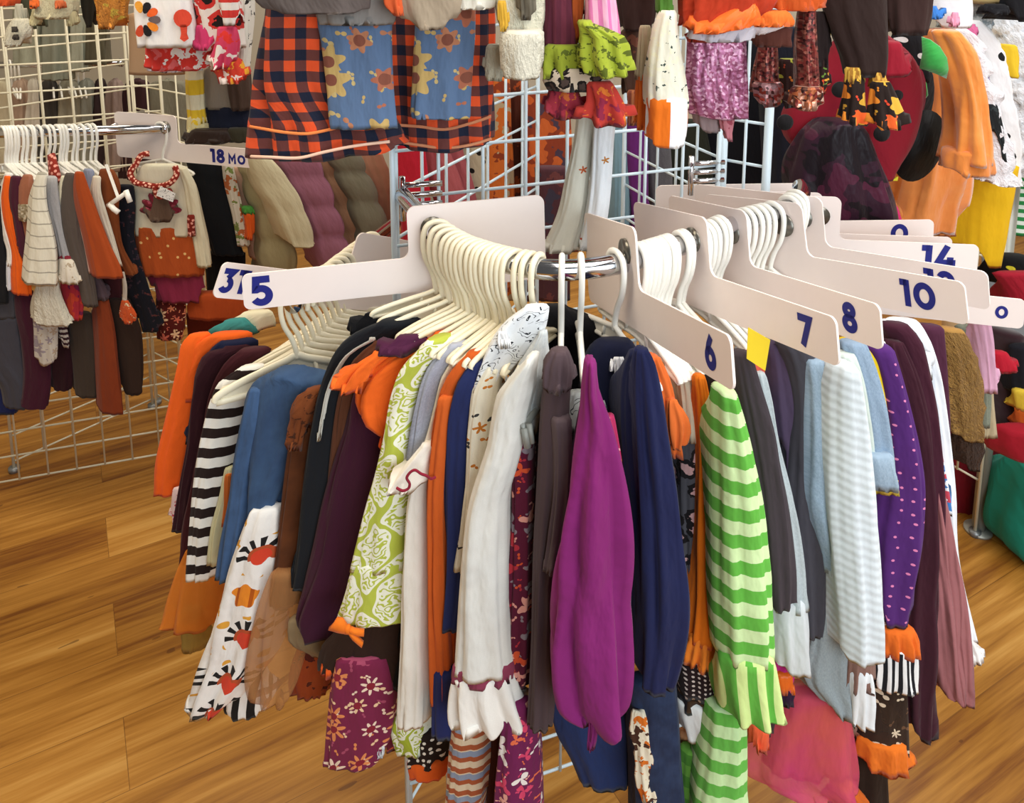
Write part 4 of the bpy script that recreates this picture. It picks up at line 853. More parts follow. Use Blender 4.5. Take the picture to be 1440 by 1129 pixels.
bm = bmesh.new(); tube(bm, smooth_path([P(*q) for q in ((190, 232, 1.96), (183, 244, 1.95), (190, 256, 1.945), (205, 260, 1.94), (222, 262, 1.94), (238, 258, 1.94), (248, 246, 1.95), (246, 234, 1.96))], 6), .0075, 10); tube(bm, smooth_path([P(*q) for q in ((190, 234, 1.965), (198, 219, 1.98), (210, 216, 1.99))], 6), .0075, 10); tube(bm, smooth_path([P(*q) for q in ((218, 262, 1.94), (224, 276, 1.94), (240, 268, 1.94))], 6), .0085, 10)
link('scarf', bm, fab('8a2418', 'dots', ('f0b8a0',), .010, r=.3, rand=.7), r_)
o = card('paper_label', [(222, 268, 1.925), (226, 262, 1.925), (247, 272, 1.925), (243, 284, 1.925), (220, 275, 1.925)], fab('e9e9e6', 'scribble', ('2a2a30',), .012), r_, .001)
GL_('black_coat', 'black coat behind the eighteen months divider', 'coat', 2.12, [('body', '228,262,312 250,268,316 290,276,326 330,290,334 357,300,341', fab('12151a'))], az=.5)
GL_('black_trousers', 'black trousers below the black coat, beside the dividers', 'pants', 2.16, [('leg', '355,285,345 385,290,345 415,292,320', fab('14110f'))], az=.5)
GL_('green_orange_print_tee', 'cream print top with green and orange cuffs right of the black coat', 'top', 2.1, [('sleeve', '232,312,328 260,316,334 300,326,342 345,334,350', fab('d6cfbf', 'blotch', ('7a8a4a', 'b9683a'), .03)), ('green_cuff', '292,340,356 300,342,358', fab('4a8f3c'), dict(d=2.08)), ('orange_cuff', '300,342,358 318,345,358 336,345,355', fab('dd5d1e'), dict(d=2.08))], az=.5)
GL_('pink_tan_coat', 'pinkish tan coat with a rusty print edge', 'coat', 2.14, [('body', '235,322,362 270,330,378 320,345,395 362,352,400', fab('c9a38c', 'blotch', ('a0503c',), .05, th=.62))], az=.5)
# ------------------------------------------------------------------ puffer coats
E1 = dict(az=.7, bb=.14, quilt=.085, qa=.012, fold=.002)
GP = lambda n, l, d, rows, c, **k: G(n, l, 'coat', d, [('sleeve', rows, c)], 'puffer coats behind the checked dress', **{**E1, **k})
GP('fleece_coat', 'cream fleece coat with a rounded cuff, leftmost of the padded coats', 2.0, '215,350,372 235,354,392 265,366,414 295,384,428 325,398,438 340,404,440 346,412,434', fab('cfc6a4', wr=.5), qa=.004)
GP('olive_coat', 'olive cream padded coat left of the cream fleece one', 2.1, '212,338,366 240,342,384 280,352,400 330,362,410 400,372,420', fab('a89f7a'))
GP('mauve_coat', 'dusty mauve padded coat', 2.02, '205,388,430 225,392,446 255,405,460 290,422,472 320,434,482 380,448,496', fab('9a6478'))
GP('mauve_grey_coat', 'second mauve coat, mostly behind the first', 2.1, '205,420,446 240,432,462 290,446,486 390,466,520', fab('7f5264'))
GP('tan_coat', 'tan padded coat between the mauve and the grey ones', 2.08, '205,436,462 240,446,476 290,466,498 400,492,540', fab('a97f62'))
GP('grey_coat', 'olive grey padded coat with a smooth sleeve', 2.04, '200,460,492 225,466,508 260,484,524 300,500,538 400,520,566', fab('7d7a69'))
GP('peach_coat', 'peach pleated coat next to the grid post', 2.12, '198,492,528 225,500,540 260,514,552 300,522,556 400,530,566', fab('c08c72', rib=.02), quilt=.03, qa=.003)
G('rust_clothes_bin', 'rust orange folded cloth lying behind the three T divider', 'blanket', 2.0, [('fold', '412,268,345 428,264,350 446,268,345', fab('b04a1c')), ('lower_fold', '440,262,340 460,264,330 480,268,310', fab('6a2416'), dict(d=2.05))], az=0, bb=.1)
for i, (x, yy) in enumerate(((506, 322), (498, 330), (516, 318))): pass
# ================================================================== hung high on the front grid, tops beyond the frame
T0 = dict(az=0, bb=.05)
GT = lambda *a, **k: G(*a, **{**T0, **k})
PL = fab('e8572c', 'plaid', ('1d2236', '6b3a36'), .0295)
GT('checked_dress', 'orange and navy checked dress over two blue leaf-print legs', 'dress', 1.12, [
  ('skirt', '-40,374,474 10,373,474 60,368,478 120,363,490 170,361,545 200,361,556 219,362,478', PL, dict(fold=.010, kf=6, bf=.03)),
  ('skirt_back', '-40,540,690 20,538,692 80,540,692 150,542,692 194,545,692 207,575,650', PL, dict(d=1.165, fold=.008, kf=6, bf=.02))])
def piping(pts, col, nm='piping'):
    bm = bmesh.new(); tube(bm, smooth_path([P(*q) for q in pts], 8), .0022, 8); return link(nm, bm, fab(col), bpy.data.objects['checked_dress'])
piping([(352, 178, 1.105), (375, 182, 1.08), (400, 186, 1.078), (430, 188, 1.078), (455, 184, 1.085), (480, 178, 1.085)], 'f08a4a')
piping([(353, 220, 1.10), (380, 221, 1.078), (420, 222, 1.076), (455, 214, 1.078), (500, 205, 1.08), (548, 199, 1.09)], 'f3c8b0')
piping([(557, 176, 1.138), (590, 178, 1.136), (625, 182, 1.136), (660, 174, 1.138), (690, 164, 1.15)], 'c9825e')
piping([(552, 198, 1.145), (590, 204, 1.138), (625, 208, 1.136), (660, 204, 1.138), (691, 195, 1.15)], 'd8906a')
LF = fab('5f779a', 'print', ('c0805f', 'cbab6c', 'b56e55', 'cdb57c'), .058, n=6, r=.42, dp=.2, core='8a5242', rand=.85)
GT('leaf_print_leggings', 'dusty blue leggings printed with oak leaves, hanging over the checked dress', 'leggings', 1.08, [
  ('leg', '-30,450,556 25,448,552 60,455,551 110,460,552 160,462,555 180,464,557', LF, dict(fold=.003, bf=.012)),
  ('far_leg', '-30,584,668 40,584,668 90,581,665 130,579,662 158,577,661 166,580,660', LF, dict(d=1.1, fold=.003, bf=.012)),
  ('waist', '0,445,560 22,446,556 34,452,552', fab('8f8a86'), dict(d=1.07))], bb=.025)
GT('grey_taupe_tee', 'grey taupe top above the checked dress, cut by the frame', 'top', 1.04, [('body', '-60,350,520 -10,355,522 10,372,520 18,400,500', fab('5f5552', wr=.6))])
GT('beige_tee_high', 'beige top with an orange corner above the oak leaf legs', 'top', 1.05, [('body', '-60,520,650 0,545,652 25,566,640 40,590,622', fab('a5947f', wr=.6)), ('orange_corner', '-40,530,560 5,540,564 22,555,566', fab('cf5a2e'), dict(d=1.03))])
GT('white_lace_tee', 'off white lacy top hem just left of the cream plush legs', 'top', 1.06, [('hem', '-50,632,700 0,636,698 12,640,690', fab('e6e0d2', wr=.8), dict(ruffle=.004))])
GT('plush_cream_costume', 'cream plush costume leg with a yellow patch and grey belly', 'costume', 1.05, [
  ('leg', '-50,694,768 0,696,766 40,704,764 52,706,762', fab('d8d2bc', fur=50.), dict(fuzz=.002)), ('foot', '44,704,764 70,702,764 95,706,762 106,710,752', fab('dcd6c4', fur=50., wr=.5), dict(d=1.04, bf=.035, fuzz=.003)),
  ('yellow_patch', '5,700,712 28,702,714 44,704,712', fab('d9a93a'), dict(d=1.025, bb=.01)), ('belly', '-40,726,752 10,730,752 28,734,746', fab('6a6254'), dict(d=1.022, bb=.01)),
  ('far_foot', '66,684,712 90,682,712 112,684,708', fab('cfc8b2', fur=50.), dict(d=1.1))])
GT('ruffled_pink_pants', 'pink and plum pants with lime ruffles over leopard and coral cuffs', 'pants', 1.05, [
  ('pink_leg', '-50,820,862 0,823,866 40,822,872 62,826,874', fab('e07ab0', 'vstripe', ('f0b0cc',), .012), dict(bf=.02)),
  ('plum_leg', '-50,764,812 0,765,812 40,764,812 72,764,812', fab('5a2434', 'vstripe', ('6a2c3c',), .012), dict(d=1.07)),
  ('orange_panel', '-40,798,822 20,802,820 60,808,818', fab('a04a1a'), dict(d=1.06)),
  ('lime_ruffle', '32,812,832 50,816,872 75,814,880 95,820,884 104,832,872', fab('9fac34', 'blotch', ('56601c',), .012, th=.55, wr=1.), dict(d=1.03, ruffle=.012, kr=8, n=72, bf=.03)),
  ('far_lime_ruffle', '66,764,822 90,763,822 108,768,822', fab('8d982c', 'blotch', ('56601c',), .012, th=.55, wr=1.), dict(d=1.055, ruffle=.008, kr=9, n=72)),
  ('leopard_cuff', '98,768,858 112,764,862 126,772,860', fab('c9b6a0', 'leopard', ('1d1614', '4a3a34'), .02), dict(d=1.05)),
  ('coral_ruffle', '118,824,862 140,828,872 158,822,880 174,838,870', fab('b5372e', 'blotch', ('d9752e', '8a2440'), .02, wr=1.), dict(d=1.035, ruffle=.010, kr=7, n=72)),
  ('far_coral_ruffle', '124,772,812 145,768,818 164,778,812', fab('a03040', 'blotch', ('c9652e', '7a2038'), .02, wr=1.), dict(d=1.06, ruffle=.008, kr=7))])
GT('white_print_leggings', 'long white leggings with tiny autumn prints, hanging behind the front of the rail', 'leggings', 1.12, [
  ('leg', '150,836,868 200,834,862 250,832,858 300,826,854 350,816,848', fab('e3e6ea', 'print', ('b5752e', '3a4456', 'c94a2e'), .05, r=.16, n=5, small=0), dict(d=1.10)),
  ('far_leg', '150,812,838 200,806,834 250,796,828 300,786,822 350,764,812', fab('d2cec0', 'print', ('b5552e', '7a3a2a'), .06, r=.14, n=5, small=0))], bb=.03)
GT('white_print_pants', 'cream pants with dinosaur green flecks and orange striped cuffs', 'pants', 1.04, [
  ('leg', '18,926,950 40,918,952 80,912,958 110,909,962 140,909,966 152,912,966', fab('ece8d6', 'blotch', ('3a4a44', 'f0ecd2'), .011, th=.63), dict(bf=.02)),
  ('green_waist', '-50,922,950 0,924,946 20,926,946', fab('4f7a2e')),
  ('cuff', '138,910,966 165,909,966 190,909,964 202,922,958', fab('ee761c', 'vstripe', ('f0eef0',), .052, duty=.5), dict(bf=.025)),
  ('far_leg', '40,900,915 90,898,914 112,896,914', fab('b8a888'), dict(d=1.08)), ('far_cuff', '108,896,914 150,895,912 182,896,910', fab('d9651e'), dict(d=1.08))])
GT('brown_tee_high', 'dark brown top behind the lime ruffle, high in the middle', 'top', 1.16, [('body', '-60,866,925 0,868,922 30,872,918 42,876,912', fab('3a2622'))])
GT('tan_print_leg', 'muted tan print legging behind the orange striped cuffs', 'leggings', 1.2, [('leg', '45,874,900 100,876,898 140,880,898', fab('5a4238', 'blotch', ('8a5a48',), .03)), ('cuff', '130,882,902 160,884,900 176,884,898', fab('b5704a', 'vstripe', ('8a4a3a',), .01), dict(d=1.19))])
GT('red_orange_skirt', 'layered red orange party skirt with white lining, above the pink sequins', 'skirt', 1.04, [
  ('top_layer', '-60,956,1090 0,957,1090 20,958,1070 40,962,1010', fab('b5361a', wr=.9), dict(ruffle=.008, bf=.03)),
  ('orange_edge', '6,1040,1062 20,1010,1064 34,985,1062 46,972,1000', fab('ee6a24', rough=.4), dict(d=1.02, ruffle=.004)),
  ('lining', '28,1020,1062 40,985,1060 52,974,1056 57,990,1040', fab('cfc8d2', wr=.6), dict(d=1.035, ruffle=.005)),
  ('red_band', '48,962,1050 58,968,1040', fab('a02a18'), dict(d=1.05))])
GT('sequin_skirt', 'dusty pink sequined skirt with a ragged hem', 'skirt', 1.09, [
  ('skirt', '48,966,1050 90,965,1050 130,964,1052 158,972,1052 166,1000,1050', fab('7a3854', 'sequin', ('94506c', 'a8688a', 'd8a8bc'), .0032), dict(bf=.012)),
  ('hem_tatters', '160,1008,1034 180,1012,1030 198,1022,1028', fab('c47a84', 'blotch', ('a04a58',), .02), dict(d=1.1)), ('sheer_layer', '140,970,1012 170,975,1012 184,990,1012', fab('9a8484', tul=.15), dict(d=1.11))], bb=.03)
GT('orange_white_skirt', 'orange ruffled skirt with a white edge, above the glittery red legs', 'skirt', 1.05, [
  ('skirt', '-60,1062,1160 -10,1064,1158 8,1070,1150 14,1100,1140', fab('c9541e', 'blotch', ('2a1614',), .04, wr=.8), dict(ruffle=.008)),
  ('orange_ruffle', '18,1046,1110 28,1044,1112 36,1046,1108', fab('e8702a', wr=1.), dict(ruffle=.006, d=1.04)), ('white_edge', '34,1046,1108 42,1050,1090 48,1052,1070', fab('e3d8dc'), dict(ruffle=.005, d=1.045)),
  ('brown_tulle', '40,1048,1112 54,1052,1110 64,1060,1104', fab('5a2f26'), dict(d=1.07))])
SQ = fab('4a1a1a', 'sequin', ('8a3a34', '2a1012', 'b06a5a'), .003)
GT('glitter_leggings', 'dark red glitter leggings with beaded cuffs', 'leggings', 1.08, [
  ('leg', '12,1122,1144 60,1118,1146 110,1120,1148 140,1120,1150', SQ, dict(bf=.02)), ('cuff', '124,1112,1156 140,1106,1156 152,1118,1140', fab('8a2a22', 'sequin', ('2a1a1a', 'b0603a', 'd0b0a0'), .004), dict(d=1.07)),
  ('far_leg', '60,1066,1092 100,1060,1094 130,1058,1096', SQ, dict(d=1.12)), ('far_cuff', '118,1058,1100 135,1060,1100 148,1070,1090', fab('7a2a2a', 'sequin', ('b08080', '301a1a', 'b9402e'), .004), dict(d=1.11))], bb=.03)
GT('black_leaf_print_pants', 'black pants cuff with red and orange leaves, behind the glitter leggings', 'pants', 1.13, [('leg', '20,1140,1166 60,1142,1166 92,1144,1164', fab('1e1212')), ('cuff', '86,1144,1164 110,1144,1164 132,1142,1158', fab('2a1512', 'print', ('d9502a', 'e0a03a', '6a8a3a'), .03)), ('far_cuff', '86,1094,1122 130,1096,1122 150,1100,1120', fab('2a1210', 'print', ('a0402a', '9a9a3a', 'c9702a'), .035), dict(d=1.15))], bb=.03)
PK = fab('231612', 'print', ('e8622a', 'e0852a', 'd9a53a', 'e04a2e'), .035, n=5, r=.46, dp=.15)
GT('dark_brown_pants_high', 'dark brown pants with ruffled pumpkin print cuffs', 'pants', 1.12, [
  ('leg', '-60,1154,1246 0,1156,1246 40,1168,1246 80,1184,1246 106,1190,1244', fab('2c1c19'), dict(bf=.02)),
  ('far_leg', '-60,1240,1312 0,1244,1310 25,1246,1306 48,1250,1300', fab('3a2522'), dict(d=1.15)),
  ('cuff_waist', '98,1188,1212 108,1188,1212 116,1187,1212', fab('d9b04a', 'vstripe', ('a0702a',), .008), dict(d=1.11)), ('cuff', '112,1187,1214 140,1186,1216 165,1183,1218 174,1194,1210', PK, dict(d=1.11, ruffle=.006, kr=7)),
  ('far_cuff_waist', '105,1224,1244 116,1224,1246 122,1224,1244', fab('d9a84a', 'vstripe', ('a0702a',), .008), dict(d=1.11)), ('far_cuff', '118,1224,1252 145,1222,1260 168,1220,1268 178,1232,1262', PK, dict(d=1.1, ruffle=.006, kr=7))], bb=.03)
# ------------------------------------------------------------------ top left
GT('turkey_print_tee', 'white sleeveless top printed with a turkey, high on the left', 'top', 1.62, [('body', '-60,196,262 0,193,268 30,192,272 66,192,275', fab('f2efec', wr=.3), dict(fold=.004))])
tt = bpy.data.objects['turkey_print_tee']
def feather_fan(name, px, py, d, n, a0, a1, r0, r1, w, mats, parent):
    for k in range(n):
        a = math.radians(a0+(a1-a0)*k/max(1, n-1)); c0 = P(px, py, d); pts = []
        for j in range(12):
            t = 2*PI*j/12; rr = (r0+r1)/2+(r1-r0)/2*math.cos(t); q = w*math.sin(t)*(1+.25*math.cos(t))
            pts.append(c0+Vector((math.cos(a)*rr-math.sin(a)*q, 0, math.sin(a)*rr+math.cos(a)*q)))
        bm = bmesh.new(); slab(bm, pts, .0015); link(name, bm, mats[k % len(mats)], parent, False)
feather_fan('printed_feather', 200, 27, 1.595, 7, 100, -105, .012, .036, .0075, [fab('e8a03a'), fab('1d1a1c'), fab('e8622a'), fab('6a5a5a'), fab('e8882a'), fab('1d1a1c'), fab('c9482a')], tt)
bm = bmesh.new(); c0 = P(257, 26, 1.595)
slab(bm, [c0+Vector((.018*math.cos(a), 0, .018*math.sin(a))) for a in [2*PI*i/16 for i in range(16)]], .0015); slab(bm, [c0+Vector((x, .0, z)) for x, z in ((-.006, -.012), (.008, -.012), (.006, -.03), (.009, -.04), (0, -.046), (-.008, -.04), (-.005, -.03))], .0015)
link('printed_head', bm, fab('d94a34'), tt, False)
GT('red_swirl_skirt', 'red and white swirl skirt under the turkey print top', 'skirt', 1.66, [('skirt', '64,205,296 76,206,304 88,206,300 98,214,290', fab('d93a32', 'blotch', ('f0ece8', 'e36a6a'), .035, th=.55), dict(ruffle=.008)), ('lining', '84,204,280 94,206,270 100,220,262', fab('e9dfe4'), dict(d=1.67, ruffle=.005))])
GT('animal_print_dress', 'red, white and black print dress with pink folds, right of the turkey top', 'dress', 1.64, [
  ('body', '-60,268,340 0,272,338 40,280,336 70,286,338', fab('e6dcd4', 'leopard', ('c9342e', '1d1616'), .05), dict(fold=.007)), ('pink_fold', '38,276,292 56,274,298 70,280,296', fab('c93a6a'), dict(d=1.625)), ('pink_drape', '40,306,332 60,304,334 82,300,330 96,304,322', fab('cf3f62', 'blotch', ('d9352e', 'efe0dc'), .04), dict(d=1.62, fold=.007)),
  ('swirl_cuff', '84,296,340 100,302,345 116,310,340', fab('d2402e', 'blotch', ('e3a030', 'f0e0d8'), .025), dict(d=1.63, ruffle=.007)), ('striped_sleeve', '-40,304,330 10,310,334 36,316,334', fab('e6dfda', 'hstripe', ('cf3a34',), .03), dict(d=1.61))])
GT('white_black_print_leg', 'white legging with black marks beside the checked dress', 'leggings', 1.7, [('leg', '-50,332,356 20,334,352 60,332,348 100,330,345', fab('e0dcd2', 'blotch', ('2a2624',), .02, th=.6))])
GT('yellow_check_leggings', 'cream and yellow checked legging with a pointed foot', 'leggings', 1.72, [('leg', '90,262,285 120,262,286 150,264,287 172,266,290', fab('d8d0b0', 'hstripe', ('d9b52e',), .065)), ('foot', '165,264,290 180,264,292 188,268,288', fab('cfc190', 'blotch', ('d9b52e',), .02))])
GT('taupe_colour_block_pants', 'taupe pants with a dark navy band, left of the checked dress', 'pants', 1.74, [('leg', '80,288,350 115,287,352 152,286,352', fab('8a7f70')), ('brown_panel', '100,318,352 130,322,354 154,326,354', fab('4a382e'), dict(d=1.725)), ('navy_band', '150,286,354 170,287,354 184,288,354', fab('161a2c'))])
GT('dark_shoe', 'pair of dark brown slippers below the checked legging', 'shoes', 1.7, [('upper', '183,270,330 192,263,334 200,264,320', fab('2a1c16', rough=.5)), ('heel', '182,320,350 192,322,352 198,326,350', fab('2e2a1c'))])
GT('feather_orange_costume', 'yellow and orange feathery costume hem', 'costume', 1.75, [('hem', '-60,135,176 0,136,176 25,140,174 40,148,166', fab('e8963a', 'blotch', ('e8c04a',), .03, fur=60., wr=1.), dict(fuzz=.008))])
GT('tan_divider_panel', 'tan cardboard panel behind the turkey print top', 'panel', 1.9, [('panel', '20,180,270 60,182,268 104,182,262', fab('b89878', wr=.05), dict(fold=0))], bb=.01)
GT('cream_plush_hood', 'cream plush hood with two drawn eyes and upright ears', 'hat', 1.8, [('hood', '28,20,42 42,12,46 55,9,40 64,12,34', fab('cfc9b4', fur=60.), dict(fuzz=.003)), ('ear', '8,22,32 20,23,34 32,26,36', fab('b5b09c')), ('far_ear', '14,30,38 30,32,38', fab('a9a592')), ('eye', ['42,17,26 45,18,25', '52,18,27 56,20,26'], fab('3a342e'), dict(d=1.77, bb=.004))])
GT('cream_plush_animal', 'cream plush romper with hanging legs and an orange beak', 'costume', 1.8, [('body', '-60,58,104 -5,54,106 14,50,104 26,60,100', fab('d2c9a6', fur=60.), dict(fuzz=.004)), ('leg', '16,46,62 30,44,58 36,46,54', fab('bdb28a')), ('far_leg', '18,92,108 30,94,110 36,96,106', fab('b5aa84')), ('beak', '2,45,54 8,44,56 12,48,54', fab('d9662a'), dict(d=1.78)), ('patch', '3,78,90 8,78,90 12,80,88', fab('c9663a'), dict(d=1.77))])
GT('orange_cloth_corner', 'orange cloth corner at the top left of the photo', 'top', 1.85, [('hem', '-60,-20,20 0,-20,22 8,-20,18', fab('d9562a'))])
GT('dark_legging_high', 'dark legging strip between the cream plush romper and the orange feathers', 'leggings', 1.85, [('leg', '-60,112,136 10,118,136 38,122,132', fab('2e2a22'))])
GT('sage_tee', 'sage green top high at the far left', 'top', 1.9, [('body', '-60,28,60 10,30,58 40,36,56', fab('59604c'))])

# rails above the frame that carry the high rows
def rail2(label, a, b): rod('hanging_rail', label, a, b, .0127, [])
p0 = P(362, 150, 2.12); p1 = P(545, 150, 2.2); p1.z = p0.z
rail2('chrome rail carrying the padded coats, hidden behind the checked dress', p0, p1)
rail2('chrome rail above the frame carrying the checked dress and its neighbours', (-.42, 1.12, 1.63), (.66, 1.12, 1.63))
rail2('chrome rail above the frame carrying the turkey print row', (-1.3, 1.78, 1.64), (-.55, 1.68, 1.64))
# ================================================================== seen through the grids in the middle
M0 = dict(az=.3, bb=.12)
GM = lambda n, l, c, d, parts, **k: G(n, l, c, d, parts, None, **{**M0, **k})
GM('crimson_coat', 'crimson coat seen through the left end of the front grid', 'coat', 1.95, [('body', '150,548,590 210,554,598 260,560,604 310,566,606 400,572,606', fab('c01f34'))])
GM('rose_coat', 'dusty rose coat beside the crimson one, seen through the grid', 'coat', 2.0, [('body', '150,585,620 210,592,632 260,604,650 310,620,662 400,630,660', fab('b05a5e'))])
GM('rose_shirt', 'second rose shirt between the coat and the dotted cream top, seen through the grid', 'shirt', 2.03, [('body', '150,612,640 210,624,650 260,634,666 320,650,676 400,655,676', fab('a8565c'))])
GM('cream_dotted_shirt', 'cream shirt with black spots, seen through the grid', 'shirt', 2.06, [('body', '130,620,672 190,628,680 240,640,690 300,660,694 400,664,690', fab('b9ad94', 'dots', ('1c1816',), .045, r=.16, rand=1.))])
GM('cream_shirt_behind', 'plain cream shirt behind the spotted one, seen through the grid', 'shirt', 2.1, [('body', '90,676,700 150,672,704 220,664,700 300,664,690 400,664,690', fab('c9c2a4'))])
GM('orange_print_shirt', 'orange shirt with a loose dark print, seen through the grid', 'shirt', 2.05, [('body', '110,690,716 170,686,718 240,684,722 320,684,722 420,684,720', fab('c9692a', 'blotch', ('8a3a20', 'b5a080'), .06, th=.56))])
GM('brown_stripe_shirt', 'brown shirt with rust streaks in the corner of the grids', 'shirt', 2.1, [('body', '110,716,742 200,716,746 300,716,748 420,716,746', fab('5a2f22', 'blotch', ('a04a22',), .05))])
GM('rust_print_shirt', 'rust shirt with a grey print right of the corner of the grids', 'shirt', 2.0, [('body', '130,742,800 200,740,804 260,742,800 320,744,796 420,750,796', fab('8e3c24', 'blotch', ('4a3a4a', 'c9622e'), .08, th=.55))])
GM('plum_print_shirt', 'dark plum print shirt lower in the corner of the grids', 'shirt', 1.9, [('body', '236,752,800 280,756,802 340,758,800 420,760,800', fab('4d2c34', 'blotch', ('6a3a3a', '3a3444'), .06))])
GM('pale_blue_shirt', 'pale blue shirt right of the long white leggings, seen through the grid', 'shirt', 2.0, [('body', '150,862,880 220,862,884 280,862,886 340,862,884', fab('7fa4b8'))])
GM('olive_shirt', 'narrow olive shirt beside the pale blue one, seen through the grid', 'shirt', 2.04, [('body', '160,876,890 230,876,892 300,876,892', fab('8d8a3e'))])
GM('teal_shirt', 'teal shirt edge left of the purple one, seen through the grid', 'shirt', 2.02, [('body', '200,876,888 250,878,890 310,880,892', fab('2a8f86'))])
GM('purple_shirt', 'bright purple shirt seen through the right part of the grid', 'shirt', 1.98, [('body', '160,884,906 220,884,910 280,888,910 340,890,908', fab('6a2878'))])
GM('grey_hooded_shirt', 'grey shirt with a pale edge right of the purple one, seen through the grid', 'shirt', 2.04, [('body', '190,908,940 240,910,944 290,914,944 340,914,940', fab('6f7076', 'heather', ('55565c',)))])
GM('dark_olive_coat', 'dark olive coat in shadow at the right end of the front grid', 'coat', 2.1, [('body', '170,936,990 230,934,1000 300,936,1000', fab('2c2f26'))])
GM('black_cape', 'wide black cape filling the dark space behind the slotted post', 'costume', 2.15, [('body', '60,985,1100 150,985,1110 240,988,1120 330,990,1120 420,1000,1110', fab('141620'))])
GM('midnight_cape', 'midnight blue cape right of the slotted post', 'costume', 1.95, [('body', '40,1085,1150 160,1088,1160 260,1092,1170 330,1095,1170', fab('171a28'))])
# ================================================================== costumes on the right
R1 = dict(az=.7, bb=.09)
GR = lambda n, l, c, d, parts, **k: G(n, l, c, d, parts, None, **{**R1, **k})
lady = GR('ladybird_costume', 'dark red ladybird costume with black spots and a black satin skirt', 'costume', 1.55, [
  ('shell', '40,1186,1232 70,1162,1272 100,1140,1290 140,1112,1294 170,1100,1290 200,1110,1280 230,1150,1262 245,1180,1240', fab('7d0e20', wr=.3), dict(az=.1, bf=.05, bb=.06)),
  ('hood', '60,1232,1262 80,1226,1268 105,1230,1264', fab('8f1428'), dict(d=1.47, bf=.03, az=.1)),
  ('skirt', '168,1145,1200 185,1128,1216 220,1118,1232 260,1112,1248 300,1116,1258 340,1120,1262', fab('2e1424', 'blotch', ('150c14', '4a1a30'), .09, rough=.4, th=.5), dict(d=1.5, fold=.014, bf=.05, az=.1)),
  ('pink_underskirt', '292,1250,1262 308,1238,1266 330,1234,1268', fab('d0306e'), dict(d=1.52))], az=.1)
def disc(name, px, py, d, rx, ry, mat, parent, th=.004, bulge=.002, n=20, tilt=0.):
    c0 = P(px, py, d); s = d/F*.97; ct, st = math.cos(tilt), math.sin(tilt); pts = []
    for i in range(n):
        a = 2*PI*i/n; x, z = rx*s*math.cos(a), ry*s*math.sin(a); pts.append(c0+Vector((x*ct-z*st, 0, x*st+z*ct)))
    bm = bmesh.new(); slab(bm, pts, th, bulge); return link(name, bm, mat, parent)
MB = fab('151214')
for (x, y, r) in ((1181, 126, 12), (1240, 188, 12), (1104, 172, 12), (1262, 134, 8)): disc('spot', x, y, 1.468 if y > 150 and x > 1200 else 1.478, r, r, MB, lady)
wg = disc('wing', 1252, 166, 1.60, 44, 88, fab('7a1028'), lady, .006, .01, 28, -.3)
wg2 = disc('wing_edge', 1256, 164, 1.615, 52, 96, MB, lady, .006, .006, 28, -.3)
disc('black_wing', 1292, 205, 1.585, 36, 56, fab('12100f', rough=.5), lady, .006, .01, 28, -.25)
card('yellow_star_patch', [(1250, 246, 1.57), (1256, 252, 1.57), (1263, 248, 1.57), (1262, 254, 1.57), (1252, 254, 1.57)], fab('e8d83a'), lady, .002)
GR('black_dotted_hood', 'black hood with white dots between the ladybird and the orange plush', 'hat', 1.62, [('hood', '44,1258,1288 60,1256,1296 90,1262,1298 115,1276,1300', fab('17171c', 'dots', ('e8e8ea',), .034, r=.17, rand=.8))])
card('yellow_paper_tag', [(1157, 34, 1.3), (1180, 36, 1.3), (1183, 52, 1.3), (1158, 46, 1.3)], plain('yellow_card', 'f0d022', .6), None, .002, 'small yellow paper tag by the black leaf print pants', 'tag')
pk = GR('orange_plush_costume', 'orange plush pumpkin suit with a green felt leaf collar', 'costume', 1.72, [
  ('body', '42,1286,1340 70,1290,1352 110,1292,1356 150,1296,1354 200,1280,1352 250,1268,1350 285,1258,1345 320,1268,1330', fab('dd7d35', 'melange', ('e8914a',), .06, sheen=.6), dict(bf=.05, fold=.014)),
  ('sleeve', '44,1310,1342 70,1322,1362 110,1336,1368 150,1340,1378 200,1338,1386 226,1335,1388', fab('e2822f', 'melange', ('f09a4a',), .06, sheen=.6), dict(d=1.5, bf=.04, fold=.009)),
  ('cuff', '212,1334,1388 220,1331,1392 234,1331,1392 244,1346,1386', fab('e08438', sheen=.6), dict(d=1.49, bf=.03, fold=.006, top=.8)),
  ('leg', '250,1300,1344 290,1308,1342 330,1316,1340', fab('c9793f'), dict(d=1.75))], az=.1, bb=.06)
GREEN = fab('35a046', sheen=.4)
card('leaf_collar', [(1296, 52, 1.455), (1308, 56, 1.44), (1322, 66, 1.44), (1332, 82, 1.44), (1334, 96, 1.445), (1331, 110, 1.45), (1318, 104, 1.45), (1302, 98, 1.455), (1293, 96, 1.46), (1297, 74, 1.455)], GREEN, pk, .005, None, None, .012, True)
card('second_leaf', [(1295, 104, 1.62), (1302, 118, 1.6), (1304, 134, 1.6), (1298, 142, 1.61), (1290, 124, 1.62)], GREEN, pk, .005, None, None, .004, True)
pole = empty('wooden_pole', PZ(1358, 640, 0), 'pale wooden pole standing right of the orange plush suit', 'pole')
bm = bmesh.new(); b0 = P(1352, 300, 1.95); b0.z = 0; tube(bm, [b0, b0+Vector((0, 0, 1.42))], .022, 14); pole.location = b0
o = link('shaft', bm, plain('pale_wood', 'd9b98c', .6), pole)
